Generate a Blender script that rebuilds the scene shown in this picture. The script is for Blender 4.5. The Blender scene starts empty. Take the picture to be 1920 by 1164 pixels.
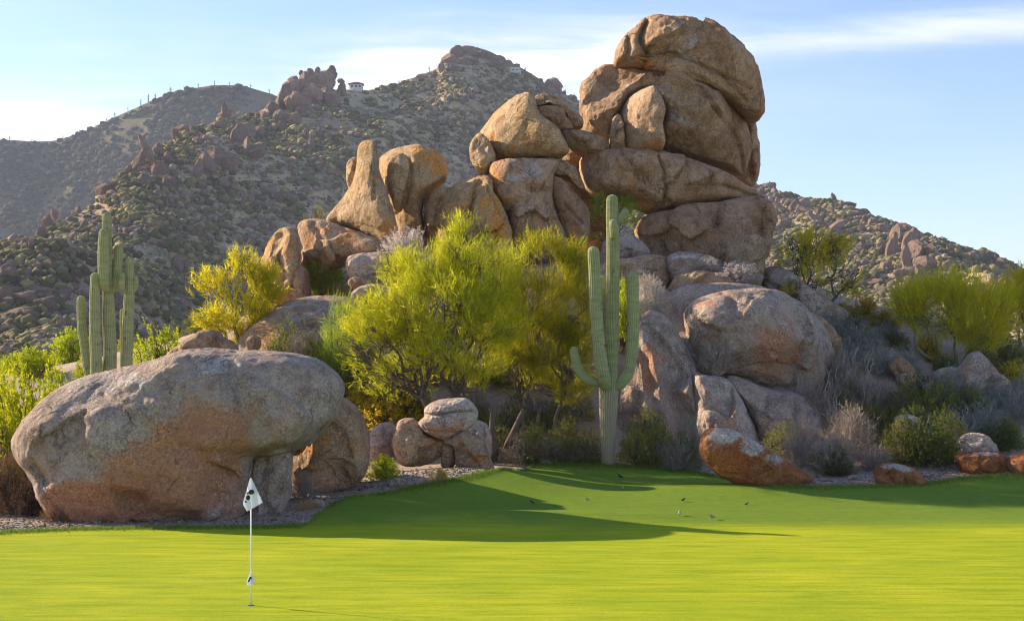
import bpy, bmesh, math, random
import numpy as np
from mathutils import Vector, Matrix

random.seed(7)
RNG = np.random.default_rng(7)
scene = bpy.context.scene
COL = scene.collection

# ------------------------------------------------------------------ camera, sky, sun, exposure
F = 2666.67            # focal length in photo pixels (1920 wide)
CH = 3.9               # camera height over the putting green
HOR = 680.0            # horizon row of the photo
cam_d = bpy.data.cameras.new("camera"); cam = bpy.data.objects.new("camera", cam_d); COL.objects.link(cam)
cam.location = (0, 0, CH); cam.rotation_euler = (math.radians(90), 0, 0)
cam_d.sensor_width = 36; cam_d.lens = 50; cam_d.shift_y = (HOR - 582) / 1920.0
cam_d.clip_start = 0.1; cam_d.clip_end = 20000
scene.camera = cam
scene.view_settings.view_transform = 'Standard'; scene.view_settings.look = 'None'
scene.view_settings.gamma = 1; scene.view_settings.exposure = 1.22
scene.cycles.max_bounces = 6; scene.cycles.diffuse_bounces = 3; scene.cycles.transmission_bounces = 4
scene.cycles.volume_bounces = 0; scene.cycles.transparent_max_bounces = 4
scene.cycles.use_denoising = True; scene.cycles.filter_width = 1.1

EL = math.radians(22); AZ = math.radians(27)      # sun: low, from the left, a little behind the rocks
SUN = Vector((-math.cos(EL) * math.cos(AZ), math.cos(EL) * math.sin(AZ), math.sin(EL)))
sd = bpy.data.lights.new("sun", 'SUN'); sd.energy = 5.0; sd.angle = math.radians(0.5); sd.color = (1.0, 0.83, 0.60)
so = bpy.data.objects.new("sun", sd); COL.objects.link(so); so.rotation_euler = SUN.to_track_quat('Z', 'Y').to_euler()


class NT:
    """tiny node helper"""
    def __init__(s, nt): s.nt = nt
    def n(s, t, **k):
        nd = s.nt.nodes.new(t)
        for a, v in k.items(): setattr(nd, a, v)
        return nd
    def l(s, a, b): s.nt.links.new(a, b)
    def _in(s, sock, v):
        if hasattr(v, 'is_output') or isinstance(v, bpy.types.NodeSocket): s.l(v, sock)
        elif isinstance(v, (tuple, list)):
            sock.default_value = tuple(v) + ((1,) if len(v) == 3 and len(sock.default_value) == 4 else ())
        else: sock.default_value = v
    def m(s, op, a, b=None, c=None, clamp=False):
        nd = s.n('ShaderNodeMath', operation=op); nd.use_clamp = clamp
        s._in(nd.inputs[0], a)
        if b is not None: s._in(nd.inputs[1], b)
        if c is not None: s._in(nd.inputs[2], c)
        return nd.outputs[0]
    def mix(s, f, a, b, mode='MIX'):
        nd = s.n('ShaderNodeMix', data_type='RGBA', blend_type=mode)
        s._in(nd.inputs[0], f); s._in(nd.inputs[6], a); s._in(nd.inputs[7], b)
        return nd.outputs[2]
    def noise(s, vec, scale, detail=4, rough=0.55, dist=0.0):
        nd = s.n('ShaderNodeTexNoise'); nd.inputs['Scale'].default_value = scale
        nd.inputs['Detail'].default_value = detail; nd.inputs['Roughness'].default_value = rough
        nd.inputs['Distortion'].default_value = dist
        if vec is not None: s.l(vec, nd.inputs['Vector'])
        return nd.outputs[0]
    def mapr(s, v, a, b, c=0.0, d=1.0, smooth=False):
        nd = s.n('ShaderNodeMapRange'); nd.clamp = True
        if smooth: nd.interpolation_type = 'SMOOTHSTEP'
        s._in(nd.inputs[0], v)
        for i, x in enumerate((a, b, c, d)): nd.inputs[1 + i].default_value = x
        return nd.outputs[0]
    def mapping(s, vec, scale=(1, 1, 1), rot=(0, 0, 0), loc=(0, 0, 0)):
        nd = s.n('ShaderNodeMapping'); s.l(vec, nd.inputs[0])
        nd.inputs['Scale'].default_value = scale; nd.inputs['Rotation'].default_value = rot; nd.inputs['Location'].default_value = loc
        return nd.outputs[0]
    def attr(s, name):
        nd = s.n('ShaderNodeAttribute', attribute_name=name); return nd.outputs['Fac']
    def bump(s, h, strength, dist, normal=None):
        nd = s.n('ShaderNodeBump'); nd.inputs['Strength'].default_value = strength; nd.inputs['Distance'].default_value = dist
        s.l(h, nd.inputs['Height'])
        if normal is not None: s.l(normal, nd.inputs['Normal'])
        return nd.outputs[0]


def setup_world():
    w = bpy.data.worlds.new("World"); scene.world = w; w.use_nodes = True
    w.node_tree.nodes.clear(); t = NT(w.node_tree)
    out = t.n('ShaderNodeOutputWorld'); bg = t.n('ShaderNodeBackground'); bg.inputs['Strength'].default_value = 0.10
    sky = t.n('ShaderNodeTexSky', sky_type='NISHITA'); sky.sun_disc = False
    sky.sun_elevation = EL; sky.sun_rotation = -(math.pi / 2 - AZ)
    sky.altitude = 700; sky.air_density = 1.0; sky.dust_density = 0.4; sky.ozone_density = 2.5
    # thin cirrus, laid out on the sky's own directions
    tc = t.n('ShaderNodeTexCoord'); sp = t.n('ShaderNodeSeparateXYZ'); t.l(tc.outputs['Generated'], sp.inputs[0])
    yy = t.m('MAXIMUM', sp.outputs[1], 0.05)
    u = t.m('DIVIDE', sp.outputs[0], yy); v = t.m('DIVIDE', sp.outputs[2], yy)
    cb = t.n('ShaderNodeCombineXYZ'); t.l(u, cb.inputs[0]); t.l(v, cb.inputs[1])
    def band(u0, v0, slope, width, ua, ub, fade, side):
        d = t.m('SUBTRACT', t.m('SUBTRACT', v, v0), t.m('MULTIPLY', t.m('SUBTRACT', u, u0), slope))
        wob = t.m('MULTIPLY', t.m('SUBTRACT', t.noise(t.mapping(cb.outputs[0], (3, 9, 1), loc=(side, 0, 0)), 3, 4), 0.5), width * 1.6)
        g = t.m('DIVIDE', t.m('ADD', d, wob), width)
        g = t.m('POWER', 2.71828, t.m('MULTIPLY', t.m('MULTIPLY', g, g), -1.0))
        a = t.mapr(u, ua - fade, ua + fade, 0, 1, True); b = t.mapr(u, ub - fade, ub + fade, 1, 0, True)
        return t.m('MULTIPLY', g, t.m('MULTIPLY', a, b))
    streak = t.noise(t.mapping(cb.outputs[0], (1.2, 11, 1), rot=(0, 0, -0.09)), 5, 7, 0.6, 0.6)
    st = t.mapr(streak, 0.30, 0.68, 0.25, 1.0, True)
    c1 = band(0.15, 0.223, 0.085, 0.012, 0.13, 0.6, 0.06, 0)
    c2 = band(-0.03, 0.207, 0.06, 0.024, -0.13, 0.13, 0.05, 3)
    c3 = band(-0.33, 0.165, 0.03, 0.014, -0.6, -0.30, 0.05, 6)
    c4 = band(-0.05, 0.17, 0.0, 0.05, -0.5, 0.12, 0.12, 9)
    cs = t.m('ADD', t.m('ADD', t.m('MULTIPLY', c1, .62), t.m('MULTIPLY', c2, 1.1)), t.m('ADD', c3, t.m('MULTIPLY', c4, 0.40)))
    fac = t.m('MULTIPLY', cs, st, clamp=True)
    veil = t.m('MULTIPLY', t.mapr(t.noise(t.mapping(cb.outputs[0], (1, 5, 1), rot=(0, 0, 0.1)), 3.0, 5, 0.6), 0.45, 0.8), 0.18)
    fac = t.m('MAXIMUM', fac, veil)
    tint = t.mix(1.0, sky.outputs[0], (1.0, 0.935, 1.03), 'MULTIPLY')
    col = t.mix(fac, tint, (5.6, 5.6, 5.8))
    t.l(col, bg.inputs[0]); t.l(bg.outputs[0], out.inputs[0])
setup_world()


# ------------------------------------------------------------------ helpers
def W(px, py, Y):
    return np.array([(px - 960) * Y / F, Y, CH + (HOR - py) * Y / F])

def tag(o, label=None, cat=None, group=None, kind=None):
    if label: o['label'] = label
    if cat: o['category'] = cat
    if group: o['group'] = group
    if kind: o['kind'] = kind
    return o

def empty(name, loc=(0, 0, 0)):
    o = bpy.data.objects.new(name, None); COL.objects.link(o); o.location = loc; o.empty_display_size = 0.3
    return o

def mesh_np(name, V, polys, mat, smooth=True, attrs=None, parent=None, loc=None):
    """V (n,3); polys list of int arrays (m,3) / (m,4)"""
    V = np.asarray(V, dtype=np.float64)
    if loc is not None: V = V - np.asarray(loc)
    me = bpy.data.meshes.new(name)
    polys = [np.asarray(p, dtype=np.int32) for p in polys if len(p)]
    npoly = sum(len(p) for p in polys)
    loops = np.concatenate([p.ravel() for p in polys])
    tot = np.concatenate([np.full(len(p), p.shape[1], dtype=np.int32) for p in polys])
    start = np.concatenate([[0], np.cumsum(tot)[:-1]]).astype(np.int32)
    me.vertices.add(len(V)); me.vertices.foreach_set('co', V.astype(np.float32).ravel())
    me.loops.add(len(loops)); me.loops.foreach_set('vertex_index', loops)
    me.polygons.add(npoly); me.polygons.foreach_set('loop_start', start); me.polygons.foreach_set('loop_total', tot)
    me.polygons.foreach_set('use_smooth', np.full(npoly, bool(smooth)))
    me.update(calc_edges=True)
    if attrs:
        for k, a in attrs.items():
            at = me.attributes.new(k, 'FLOAT', 'POINT'); at.data.foreach_set('value', np.asarray(a, dtype=np.float32))
    if mat: me.materials.append(mat)
    o = bpy.data.objects.new(name, me); COL.objects.link(o)
    if parent is not None: o.parent = parent
    if loc is not None and parent is None: o.location = loc
    return o

def copy_tree(o, parent=None):
    c = o.copy(); COL.objects.link(c); c.parent = parent
    for ch in list(o.children): copy_tree(ch, c)
    return c

def hash3(i, j, k, seed):
    h = (i * 374761393 + j * 668265263 + k * 2147483647 + seed * 1274126177) & 0xFFFFFFFF
    h = ((h ^ (h >> 13)) * 1274126177) & 0xFFFFFFFF
    h = ((h ^ (h >> 16)) * 2246822519) & 0xFFFFFFFF
    return ((h ^ (h >> 15)) & 0xFFFFFF) / float(0xFFFFFF) * 2 - 1

def vnoise(P, seed=0):
    P = np.asarray(P); I = np.floor(P).astype(np.int64); f = P - I; f = f * f * f * (f * (f * 6 - 15) + 10)
    r = 0
    for a in (0, 1):
        for b in (0, 1):
            for c in (0, 1):
                w = (f[:, 0] if a else 1 - f[:, 0]) * (f[:, 1] if b else 1 - f[:, 1]) * (f[:, 2] if c else 1 - f[:, 2])
                r = r + w * hash3(I[:, 0] + a, I[:, 1] + b, I[:, 2] + c, seed)
    return r

def fbm(P, scale, octv=4, seed=0, gain=0.5, ridged=False):
    P = np.asarray(P, dtype=float) * scale; r = 0; a = 1; s = 0
    for o in range(octv):
        n = vnoise(P + o * 17.3, seed + o)
        if ridged: n = 1 - 2 * np.abs(n)
        r = r + a * n; s += a; a *= gain; P = P * 2.03
    return r / s

def sstep(a, b, x):
    t = np.clip((x - a) / (b - a), 0, 1); return t * t * (3 - 2 * t)

def tube(path, radii, seg=8, ribs=0, ribd=0.0, dome=False):
    """tube along a path; returns V, quads, tris (closed ends)"""
    P = np.asarray(path, dtype=float); n = len(P); R = np.broadcast_to(np.asarray(radii, dtype=float), (n,))
    T = np.gradient(P, axis=0); T /= np.linalg.norm(T, axis=1)[:, None] + 1e-9
    up = np.array([0, -1.0, 0]) if abs(T[0][1]) < 0.9 else np.array([1.0, 0, 0])
    V = []; a = np.arange(seg) / seg * 2 * math.pi
    prof = 1 + (ribd * (np.abs(np.cos(a * ribs / 2)) ** 0.8 - 0.6) if ribs else 0)
    U = up
    for i in range(n):
        U = U - T[i] * U.dot(T[i]); U = U / (np.linalg.norm(U) + 1e-9); B = np.cross(T[i], U)
        V.append(P[i] + R[i] * (prof * np.cos(a))[:, None] * U + R[i] * (prof * np.sin(a))[:, None] * B)
    V = np.concatenate(V + [P[:1], P[-1:]])
    i = np.arange(n - 1)[:, None] * seg; j = np.arange(seg)[None]; k = (j + 1) % seg
    Q = np.stack([i + j, i + k, i + seg + k, i + seg + j], -1).reshape(-1, 4)
    j = np.arange(seg); k = (j + 1) % seg; L = n * seg
    T1 = np.stack([k, j, np.full(seg, L)], -1); T2 = np.stack([(n - 1) * seg + j, (n - 1) * seg + k, np.full(seg, L + 1)], -1)
    return V, Q, np.concatenate([T1, T2])

class Geo:
    def __init__(s): s.V = []; s.Q = []; s.T = []; s.n = 0; s.A = []
    def add(s, V, Q=None, T=None, a=0.5):
        s.V.append(V)
        if Q is not None and len(Q): s.Q.append(np.asarray(Q) + s.n)
        if T is not None and len(T): s.T.append(np.asarray(T) + s.n)
        s.A.append(np.broadcast_to(np.asarray(a, dtype=float), (len(V),)))
        s.n += len(V)
    def tube(s, *a, **k):
        V, Q, T = tube(*a, **k); s.add(V, Q, T)
    def build(s, name, mat, parent=None, loc=None, smooth=True):
        pl = []
        if s.Q: pl.append(np.concatenate(s.Q))
        if s.T: pl.append(np.concatenate(s.T))
        return mesh_np(name, np.concatenate(s.V), pl, mat, smooth, {'rnd': np.concatenate(s.A)}, parent, loc)

def catmull(pts, n=8, closed=False):
    P = np.asarray(pts, dtype=float); m = len(P); out = []
    rng = range(m) if closed else range(m - 1)
    for i in rng:
        if closed: p0, p1, p2, p3 = P[(i - 1) % m], P[i], P[(i + 1) % m], P[(i + 2) % m]
        else: p0, p1, p2, p3 = P[max(i - 1, 0)], P[i], P[i + 1], P[min(i + 2, m - 1)]
        for t in np.arange(n) / n:
            out.append(0.5 * (2 * p1 + (p2 - p0) * t + (2 * p0 - 5 * p1 + 4 * p2 - p3) * t * t + (3 * p1 - p0 - 3 * p2 + p3) * t ** 3))
    if not closed: out.append(P[-1])
    return np.array(out)

_sph = {}
def sphere(sub):
    if sub not in _sph:
        bm = bmesh.new(); bmesh.ops.create_icosphere(bm, subdivisions=sub, radius=1)
        V = np.array([v.co[:] for v in bm.verts]); T = np.array([[v.index for v in f.verts] for f in bm.faces]); bm.free()
        V /= np.linalg.norm(V, axis=1)[:, None]; _sph[sub] = (V, T)
    return _sph[sub]

# ------------------------------------------------------------------ terrain height
_hx = np.linspace(-80, 80, 641)
_hz = np.interp(_hx, [-80, -50, -30, -22, -16, -12.5, -9, -5, 0, 5, 9, 13, 17, 21, 26, 34, 50, 80],
                [1.5, 2.0, 2.7, 3.3, 4.4, 5.6, 6.6, 7.4, 8.2, 8.7, 8.3, 7.2, 6.0, 5.0, 3.9, 3.0, 2.2, 1.6])
_hz = np.convolve(np.pad(_hz, 8, mode='edge'), np.ones(17) / 17, mode='valid')
def ground_h(X, Y):
    X = np.asarray(X, dtype=float); Y = np.asarray(Y, dtype=float)
    z = 0.50 * sstep(33, 46, Y) * sstep(-9.5, -5.5, X) + 0.3 * sstep(37, 44, Y) * (1 - sstep(-9.5, -5.5, X))
    for (cx, cy, rx, ry, h) in ((-1.5, 41.0, 3.0, 2.2, 0.50), (3.2, 46.3, 4.5, 1.7, 0.42), (12.0, 45.2, 5.0, 2.2, 0.36), (8.0, 42.6, 2.6, 1.2, -0.16), (3.2, 42.2, 2.0, 1.5, -.12),
                                (17.5, 43.0, 3.6, 2.0, 0.44), (-4.6, 37.0, 2.4, 1.2, 0.24), (7.0, 39.6, 3.2, 1.6, 0.20), (-1.0, 35.2, 5.0, 0.9, 0.16)):
        z = z + h * np.exp(-((X - cx) / rx) ** 2 - ((Y - cy) / ry) ** 2)
    H = np.interp(X, _hx, _hz)
    y0 = np.interp(X, [-40, -16, -8, 0, 8, 16, 30], [44, 44, 45, 48.5, 48.0, 48, 48])
    t = np.clip((Y - y0) / (60.5 - y0), 0, 1)
    ramp = t ** 1.1 * (1.2 - 0.2 * t)
    down = sstep(74, 130, Y)
    far = np.clip(Y - 130, 0, None) * 0.014; far = np.minimum(far, 12)
    z = z + (H - z) * ramp * (1 - down) + down * (2.4 + far - z) * 1.0 * (ramp > 0)
    P = np.stack([X.ravel(), Y.ravel(), np.zeros(X.size)], -1)
    amp = sstep(47, 56, Y) * 0.22
    nz = fbm(P, 0.35, 4, 5).reshape(X.shape)
    return z + amp * nz

_Ys = np.concatenate([np.arange(12, 130, 0.04), np.geomspace(130, 3000, 800)])
def ground_at(px, py):
    X = (px - 960) * _Ys / F; Z = CH + (HOR - py) * _Ys / F
    d = Z - ground_h(X, _Ys); k = np.argmax(d <= 0)
    if d[k] > 0: k = len(_Ys) - 1
    return np.array([X[k], _Ys[k], Z[k]])
def gz(x, y): return float(ground_h(np.array([x]), np.array([y]))[0])

# ------------------------------------------------------------------ materials
def new_mat(name):
    m = bpy.data.materials.new(name); m.use_nodes = True; m.node_tree.nodes.clear(); t = NT(m.node_tree)
    out = t.n('ShaderNodeOutputMaterial'); return m, t, out

def principled(t, out, col, rough=0.85, normal=None, spec=0.25):
    b = t.n('ShaderNodeBsdfPrincipled'); t._in(b.inputs['Base Color'], col); t._in(b.inputs['Roughness'], rough)
    b.inputs['Specular IOR Level'].default_value = spec
    if normal is not None: t.l(normal, b.inputs['Normal'])
    t.l(b.outputs[0], out.inputs[0]); return b

def rock_mat(name, c1, c2, stain=(0.42, 0.15, 0.06), pale=(0.62, 0.58, 0.54), streak=0.5, k=1.0):
    m, t, out = new_mat(name)
    tc = t.n('ShaderNodeTexCoord'); o = tc.outputs['Object']; oi = t.n('ShaderNodeObjectInfo')
    off = t.n('ShaderNodeVectorMath', operation='ADD'); t.l(o, off.inputs[0]); t.l(oi.outputs['Location'], off.inputs[1]); o = off.outputs[0]
    big = t.mapr(t.noise(o, 0.45, 6, 0.7), 0.40, 0.60)
    col = t.mix(big, c1, c2)
    mid = t.noise(o, 2.2, 6, 0.65, 0.3)
    col = t.mix(t.mapr(mid, 0.47, 0.66, 0, 0.65), col, (c1[0] * 0.55, c1[1] * 0.5, c1[2] * 0.5))
    col = t.mix(t.mapr(t.noise(o, 1.4, 5, 0.6), 0.55, 0.75, 0, 0.45), col, (min(c2[0] * 1.35, .8), min(c2[1] * 1.33, .8), min(c2[2] * 1.3, .8)))
    # dark run-off streaks (desert varnish)
    stv = t.noise(t.mapping(o, (2.4, 2.4, 0.28)), 1.0, 6, 0.65, 0.4)
    col = t.mix(t.mapr(stv, 0.56, 0.72, 0, streak), col, (0.13, 0.085, 0.06))
    # stains and pale patches, lichen crust among them, with shapes of their own
    sa = t.m('ADD', t.attr('stain'), t.m('MULTIPLY', t.m('SUBTRACT', t.noise(o, 2.2, 8, 0.75), 0.5), 1.5))
    col = t.mix(t.mapr(sa, 0.20, 0.72, 0, 0.78), col, t.mix(t.mapr(mid, 0.35, 0.65), stain, (stain[0] * 1.35, stain[1] * 1.6, stain[2] * 1.9)))
    pa = t.m('ADD', t.attr('pale'), t.m('MULTIPLY', t.m('SUBTRACT', t.noise(o, 4.0, 9, 0.82), 0.5), 2.2))
    col = t.mix(t.mapr(pa, 0.42, 0.72, 0, 0.75), col, pale)
    # coarse grain
    g = t.noise(o, 17, 4, 0.7); g2 = t.noise(o, 45, 3, 0.6)
    gr = t.m('ADD', t.mapr(g, 0.3, 0.7, 0.50, 1.40), t.mapr(g2, 0.3, 0.7, -0.2, 0.2))
    gr = t.m('ADD', 1.0, t.m('MULTIPLY', t.m('SUBTRACT', gr, 1.0), t.mapr(t.noise(o, 1.1, 3, .6), .35, .65, .35, 1.25)))
    rnd = t.mapr(oi.outputs['Random'], 0, 1, 0.88, 1.12)
    grc = t.n('ShaderNodeCombineColor'); gm = t.m('MULTIPLY', gr, rnd)
    for i in range(3): t.l(gm, grc.inputs[i])
    col = t.mix(1.0, col, grc.outputs[0], 'MULTIPLY')
    vor = t.n('ShaderNodeTexVoronoi'); vor.inputs['Scale'].default_value = 5.0; vor.feature = 'SMOOTH_F1'
    wv = t.n('ShaderNodeVectorMath', operation='ADD'); nz = t.n('ShaderNodeTexNoise'); nz.inputs['Scale'].default_value = 3; t.l(o, nz.inputs['Vector'])
    t.l(o, wv.inputs[0]); t.l(nz.outputs['Color'], wv.inputs[1]); t.l(wv.outputs[0], vor.inputs['Vector'])
    # joints: thin wandering cracks, present only in places
    w2 = t.n('ShaderNodeVectorMath', operation='MULTIPLY_ADD'); nz2 = t.n('ShaderNodeTexNoise'); nz2.inputs['Scale'].default_value = 0.9; nz2.inputs['Detail'].default_value = 5; t.l(o, nz2.inputs['Vector'])
    t.l(nz2.outputs['Color'], w2.inputs[0]); w2.inputs[1].default_value = (1.5, 1.5, 1.5); t.l(o, w2.inputs[2])
    ve = t.n('ShaderNodeTexVoronoi'); ve.feature = 'DISTANCE_TO_EDGE'; ve.inputs['Scale'].default_value = 0.42; t.l(w2.outputs[0], ve.inputs['Vector'])
    cm = t.mapr(t.noise(o, 0.7, 3, .6), 0.54, 0.60)
    crack = t.m('MULTIPLY', t.mapr(ve.outputs['Distance'], 0.0, 0.016, 1, 0, True), cm)
    ve2 = t.n('ShaderNodeTexVoronoi'); ve2.feature = 'DISTANCE_TO_EDGE'; ve2.inputs['Scale'].default_value = 1.3; t.l(w2.outputs[0], ve2.inputs['Vector'])
    crack2 = t.m('MULTIPLY', t.mapr(ve2.outputs['Distance'], 0.0, 0.02, .6, 0, True), t.mapr(t.noise(o, 0.9, 3, .6), 0.56, 0.62))
    crack = t.m('MAXIMUM', crack, crack2)
    col = t.mix(t.m('MULTIPLY', crack, .5), col, (0.12, 0.08, 0.06))
    pit = t.noise(o, 11, 6, .8)
    col = t.mix(t.mapr(pit, .54, .64, 0, .65), col, t.mix(1.0, col, (.45, .42, .40), 'MULTIPLY'))
    col = t.mix(t.mapr(pit, .46, .36, 0, .5), col, t.mix(1.0, col, (1.35, 1.35, 1.35), 'MULTIPLY'))
    cb_ = t.bump(t.m('SUBTRACT', 1.0, crack), 1.0, 0.10)
    n1 = t.bump(t.noise(o, 7.5, 5, 0.7), 0.9 * k, 0.12, t.bump(mid, 0.9 * k, 0.40, cb_))
    n2 = t.bump(vor.outputs['Distance'], 0.30 * k, 0.10, n1)
    n3 = t.bump(g, 0.85 * k, 0.05, n2)
    principled(t, out, col, 0.9, n3, 0.15)
    return m

def leaf_mat(name, ca, cb, trans=0.45, cc=None):
    m, t, out = new_mat(name)
    r = t.attr('rnd'); oi = t.n('ShaderNodeObjectInfo')
    col = t.mix(r, ca, cb)
    if cc is not None: col = t.mix(t.mapr(r, 0.86, 0.94), col, cc)
    hv = t.n('ShaderNodeHueSaturation'); t.l(col, hv.inputs['Color'])
    t.l(t.mapr(oi.outputs['Random'], 0, 1, 0.85, 1.15), hv.inputs['Value'])
    t.l(t.mapr(oi.outputs['Random'], 0, 1, 0.49, 0.51), hv.inputs['Hue'])
    d = t.n('ShaderNodeBsdfDiffuse'); tr = t.n('ShaderNodeBsdfTranslucent'); mx = t.n('ShaderNodeMixShader'); mx.inputs[0].default_value = trans
    t.l(hv.outputs[0], d.inputs[0]); t.l(hv.outputs[0], tr.inputs[0]); t.l(d.outputs[0], mx.inputs[1]); t.l(tr.outputs[0], mx.inputs[2])
    t.l(mx.outputs[0], out.inputs[0]); return m

def bark_mat(name, c, c2):
    m, t, out = new_mat(name); tc = t.n('ShaderNodeTexCoord')
    n = t.noise(t.mapping(tc.outputs['Object'], (6, 6, 1.5)), 4, 5, 0.6)
    principled(t, out, t.mix(n, c, c2), 0.9, t.bump(n, 0.6, 0.03)); return m

def plain(name, c, rough=0.6, var=0.1, sc=8.0, spec=0.3):
    m, t, out = new_mat(name); tc = t.n('ShaderNodeTexCoord')
    n = t.noise(tc.outputs['Object'], sc, 4, 0.6)
    principled(t, out, t.mix(t.mapr(n, 0.3, 0.7), tuple(x * (1 - var) for x in c), tuple(min(1, x * (1 + var)) for x in c)), rough, t.bump(n, 0.15, 0.01), spec)
    return m

M = {}
M['tan'] = rock_mat('granite_tan', (0.52, 0.335, 0.20), (0.65, 0.46, 0.30), stain=(0.50, 0.20, 0.06))
M['brown'] = rock_mat('granite_brown', (0.50, 0.30, 0.175), (0.65, 0.44, 0.28), stain=(0.66, 0.27, 0.08), streak=0.7)
M['orange'] = rock_mat('granite_orange', (0.60, 0.37, 0.18), (0.70, 0.50, 0.30), stain=(0.68, 0.27, 0.05), streak=0.3)
M['grey'] = rock_mat('granite_grey', (0.55, 0.40, 0.315), (0.68, 0.535, 0.44), stain=(0.60, 0.24, 0.11), pale=(0.78, 0.71, 0.65), streak=0.35)
M['lichen'] = rock_mat('granite_lichen', (0.38, 0.115, 0.035), (0.48, 0.22, 0.10), stain=(0.45, 0.12, 0.03), pale=(0.66, 0.60, 0.56), streak=0.2)
def mtnrock_mat():
    m, t, out = new_mat('mountain_rock'); tc = t.n('ShaderNodeTexCoord'); oi = t.n('ShaderNodeObjectInfo')
    o = tc.outputs['Object']; a = t.noise(o, 1.6, 7, .7, .3); b = t.noise(o, 5, 6, .75)
    col = t.mix(t.mapr(a, .35, .65), (0.40, 0.25, 0.18), (0.52, 0.37, 0.28))
    col = t.mix(t.mapr(b, .52, .66, 0, .7), col, (0.10, 0.075, 0.05))
    hv = t.n('ShaderNodeHueSaturation'); t.l(col, hv.inputs['Color']); t.l(t.mapr(oi.outputs['Random'], 0, 1, .75, 1.15), hv.inputs['Value'])
    principled(t, out, hv.outputs[0], .95, t.bump(b, 1.0, 2.0, t.bump(a, 1.0, 5.0)), .1); return m
M['mtnrock'] = mtnrock_mat()

M['paloverde'] = leaf_mat('paloverde_foliage', (0.24, 0.26, 0.014), (0.64, 0.60, 0.030), 0.52, (0.82, 0.74, 0.07))
M['palodim'] = leaf_mat('paloverde_far_foliage', (0.44, 0.41, 0.02), (0.74, 0.64, 0.035), 0.55)
M['lime'] = leaf_mat('creosote_foliage', (0.30, 0.36, 0.015), (0.52, 0.54, 0.02), 0.5, (0.66, 0.60, 0.04))
M['fresh'] = leaf_mat('green_foliage', (0.20, 0.27, 0.045), (0.40, 0.45, 0.06), 0.45)
M['olive'] = leaf_mat('olive_foliage', (0.13, 0.14, 0.035), (0.26, 0.26, 0.06), 0.4, (0.40, 0.36, 0.10))
M['dark'] = leaf_mat('dark_green_foliage', (0.07, 0.10, 0.025), (0.15, 0.18, 0.045), 0.35)
M['yellow'] = leaf_mat('brittlebush_foliage', (0.42, 0.34, 0.02), (0.66, 0.50, 0.03), 0.5, (0.78, 0.62, 0.10))
M['greybush'] = leaf_mat('grey_twig', (0.20, 0.155, 0.12), (0.40, 0.32, 0.26), 0.2)
M['purple'] = leaf_mat('grey_green_twig', (0.19, 0.20, 0.17), (0.32, 0.34, 0.30), 0.25)
M['brown_t'] = leaf_mat('brown_twig', (0.16, 0.095, 0.055), (0.30, 0.19, 0.12), 0.2)
M['white'] = leaf_mat('seed_plume', (0.42, 0.35, 0.31), (0.70, 0.62, 0.57), 0.45)
M['straw'] = leaf_mat('dry_orange_leaf', (0.55, 0.30, 0.06), (0.75, 0.50, 0.14), 0.4)
M['stem_d'] = bark_mat('dark_stem', (0.08, 0.06, 0.045), (0.17, 0.13, 0.10))
M['stem_g'] = bark_mat('paloverde_bark', (0.12, 0.115, 0.05), (0.24, 0.22, 0.11))
M['stem_p'] = bark_mat('pale_stem', (0.30, 0.26, 0.23), (0.48, 0.42, 0.37))

def ground_mat():
    m, t, out = new_mat('desert_soil'); tc = t.n('ShaderNodeTexCoord'); o = tc.outputs['Object']
    a = t.noise(o, 0.6, 6, 0.65); b = t.noise(o, 9, 5, 0.7); far = t.noise(o, 0.02, 6, 0.6)
    col = t.mix(t.mapr(a, 0.35, 0.65), (0.34, 0.245, 0.18), (0.46, 0.36, 0.28))
    col = t.mix(t.mapr(b, 0.5, 0.75, 0, 0.7), col, (0.20, 0.14, 0.10))
    col = t.mix(t.mapr(t.noise(o, 26, 3, 0.6), 0.58, 0.7, 0, 0.6), col, (0.55, 0.46, 0.38))
    sp = t.n('ShaderNodeSeparateXYZ'); t.l(o, sp.inputs[0])
    col = t.mix(t.m('MULTIPLY', t.mapr(sp.outputs[1], 90, 200), t.mapr(far, 0.4, 0.6, 0.2, 0.8)), col, (0.15, 0.16, 0.06))
    principled(t, out, col, 0.95, t.bump(b, 0.8, 0.06, t.bump(a, 0.5, 0.2)), 0.1); return m
M['soil'] = ground_mat()

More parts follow.
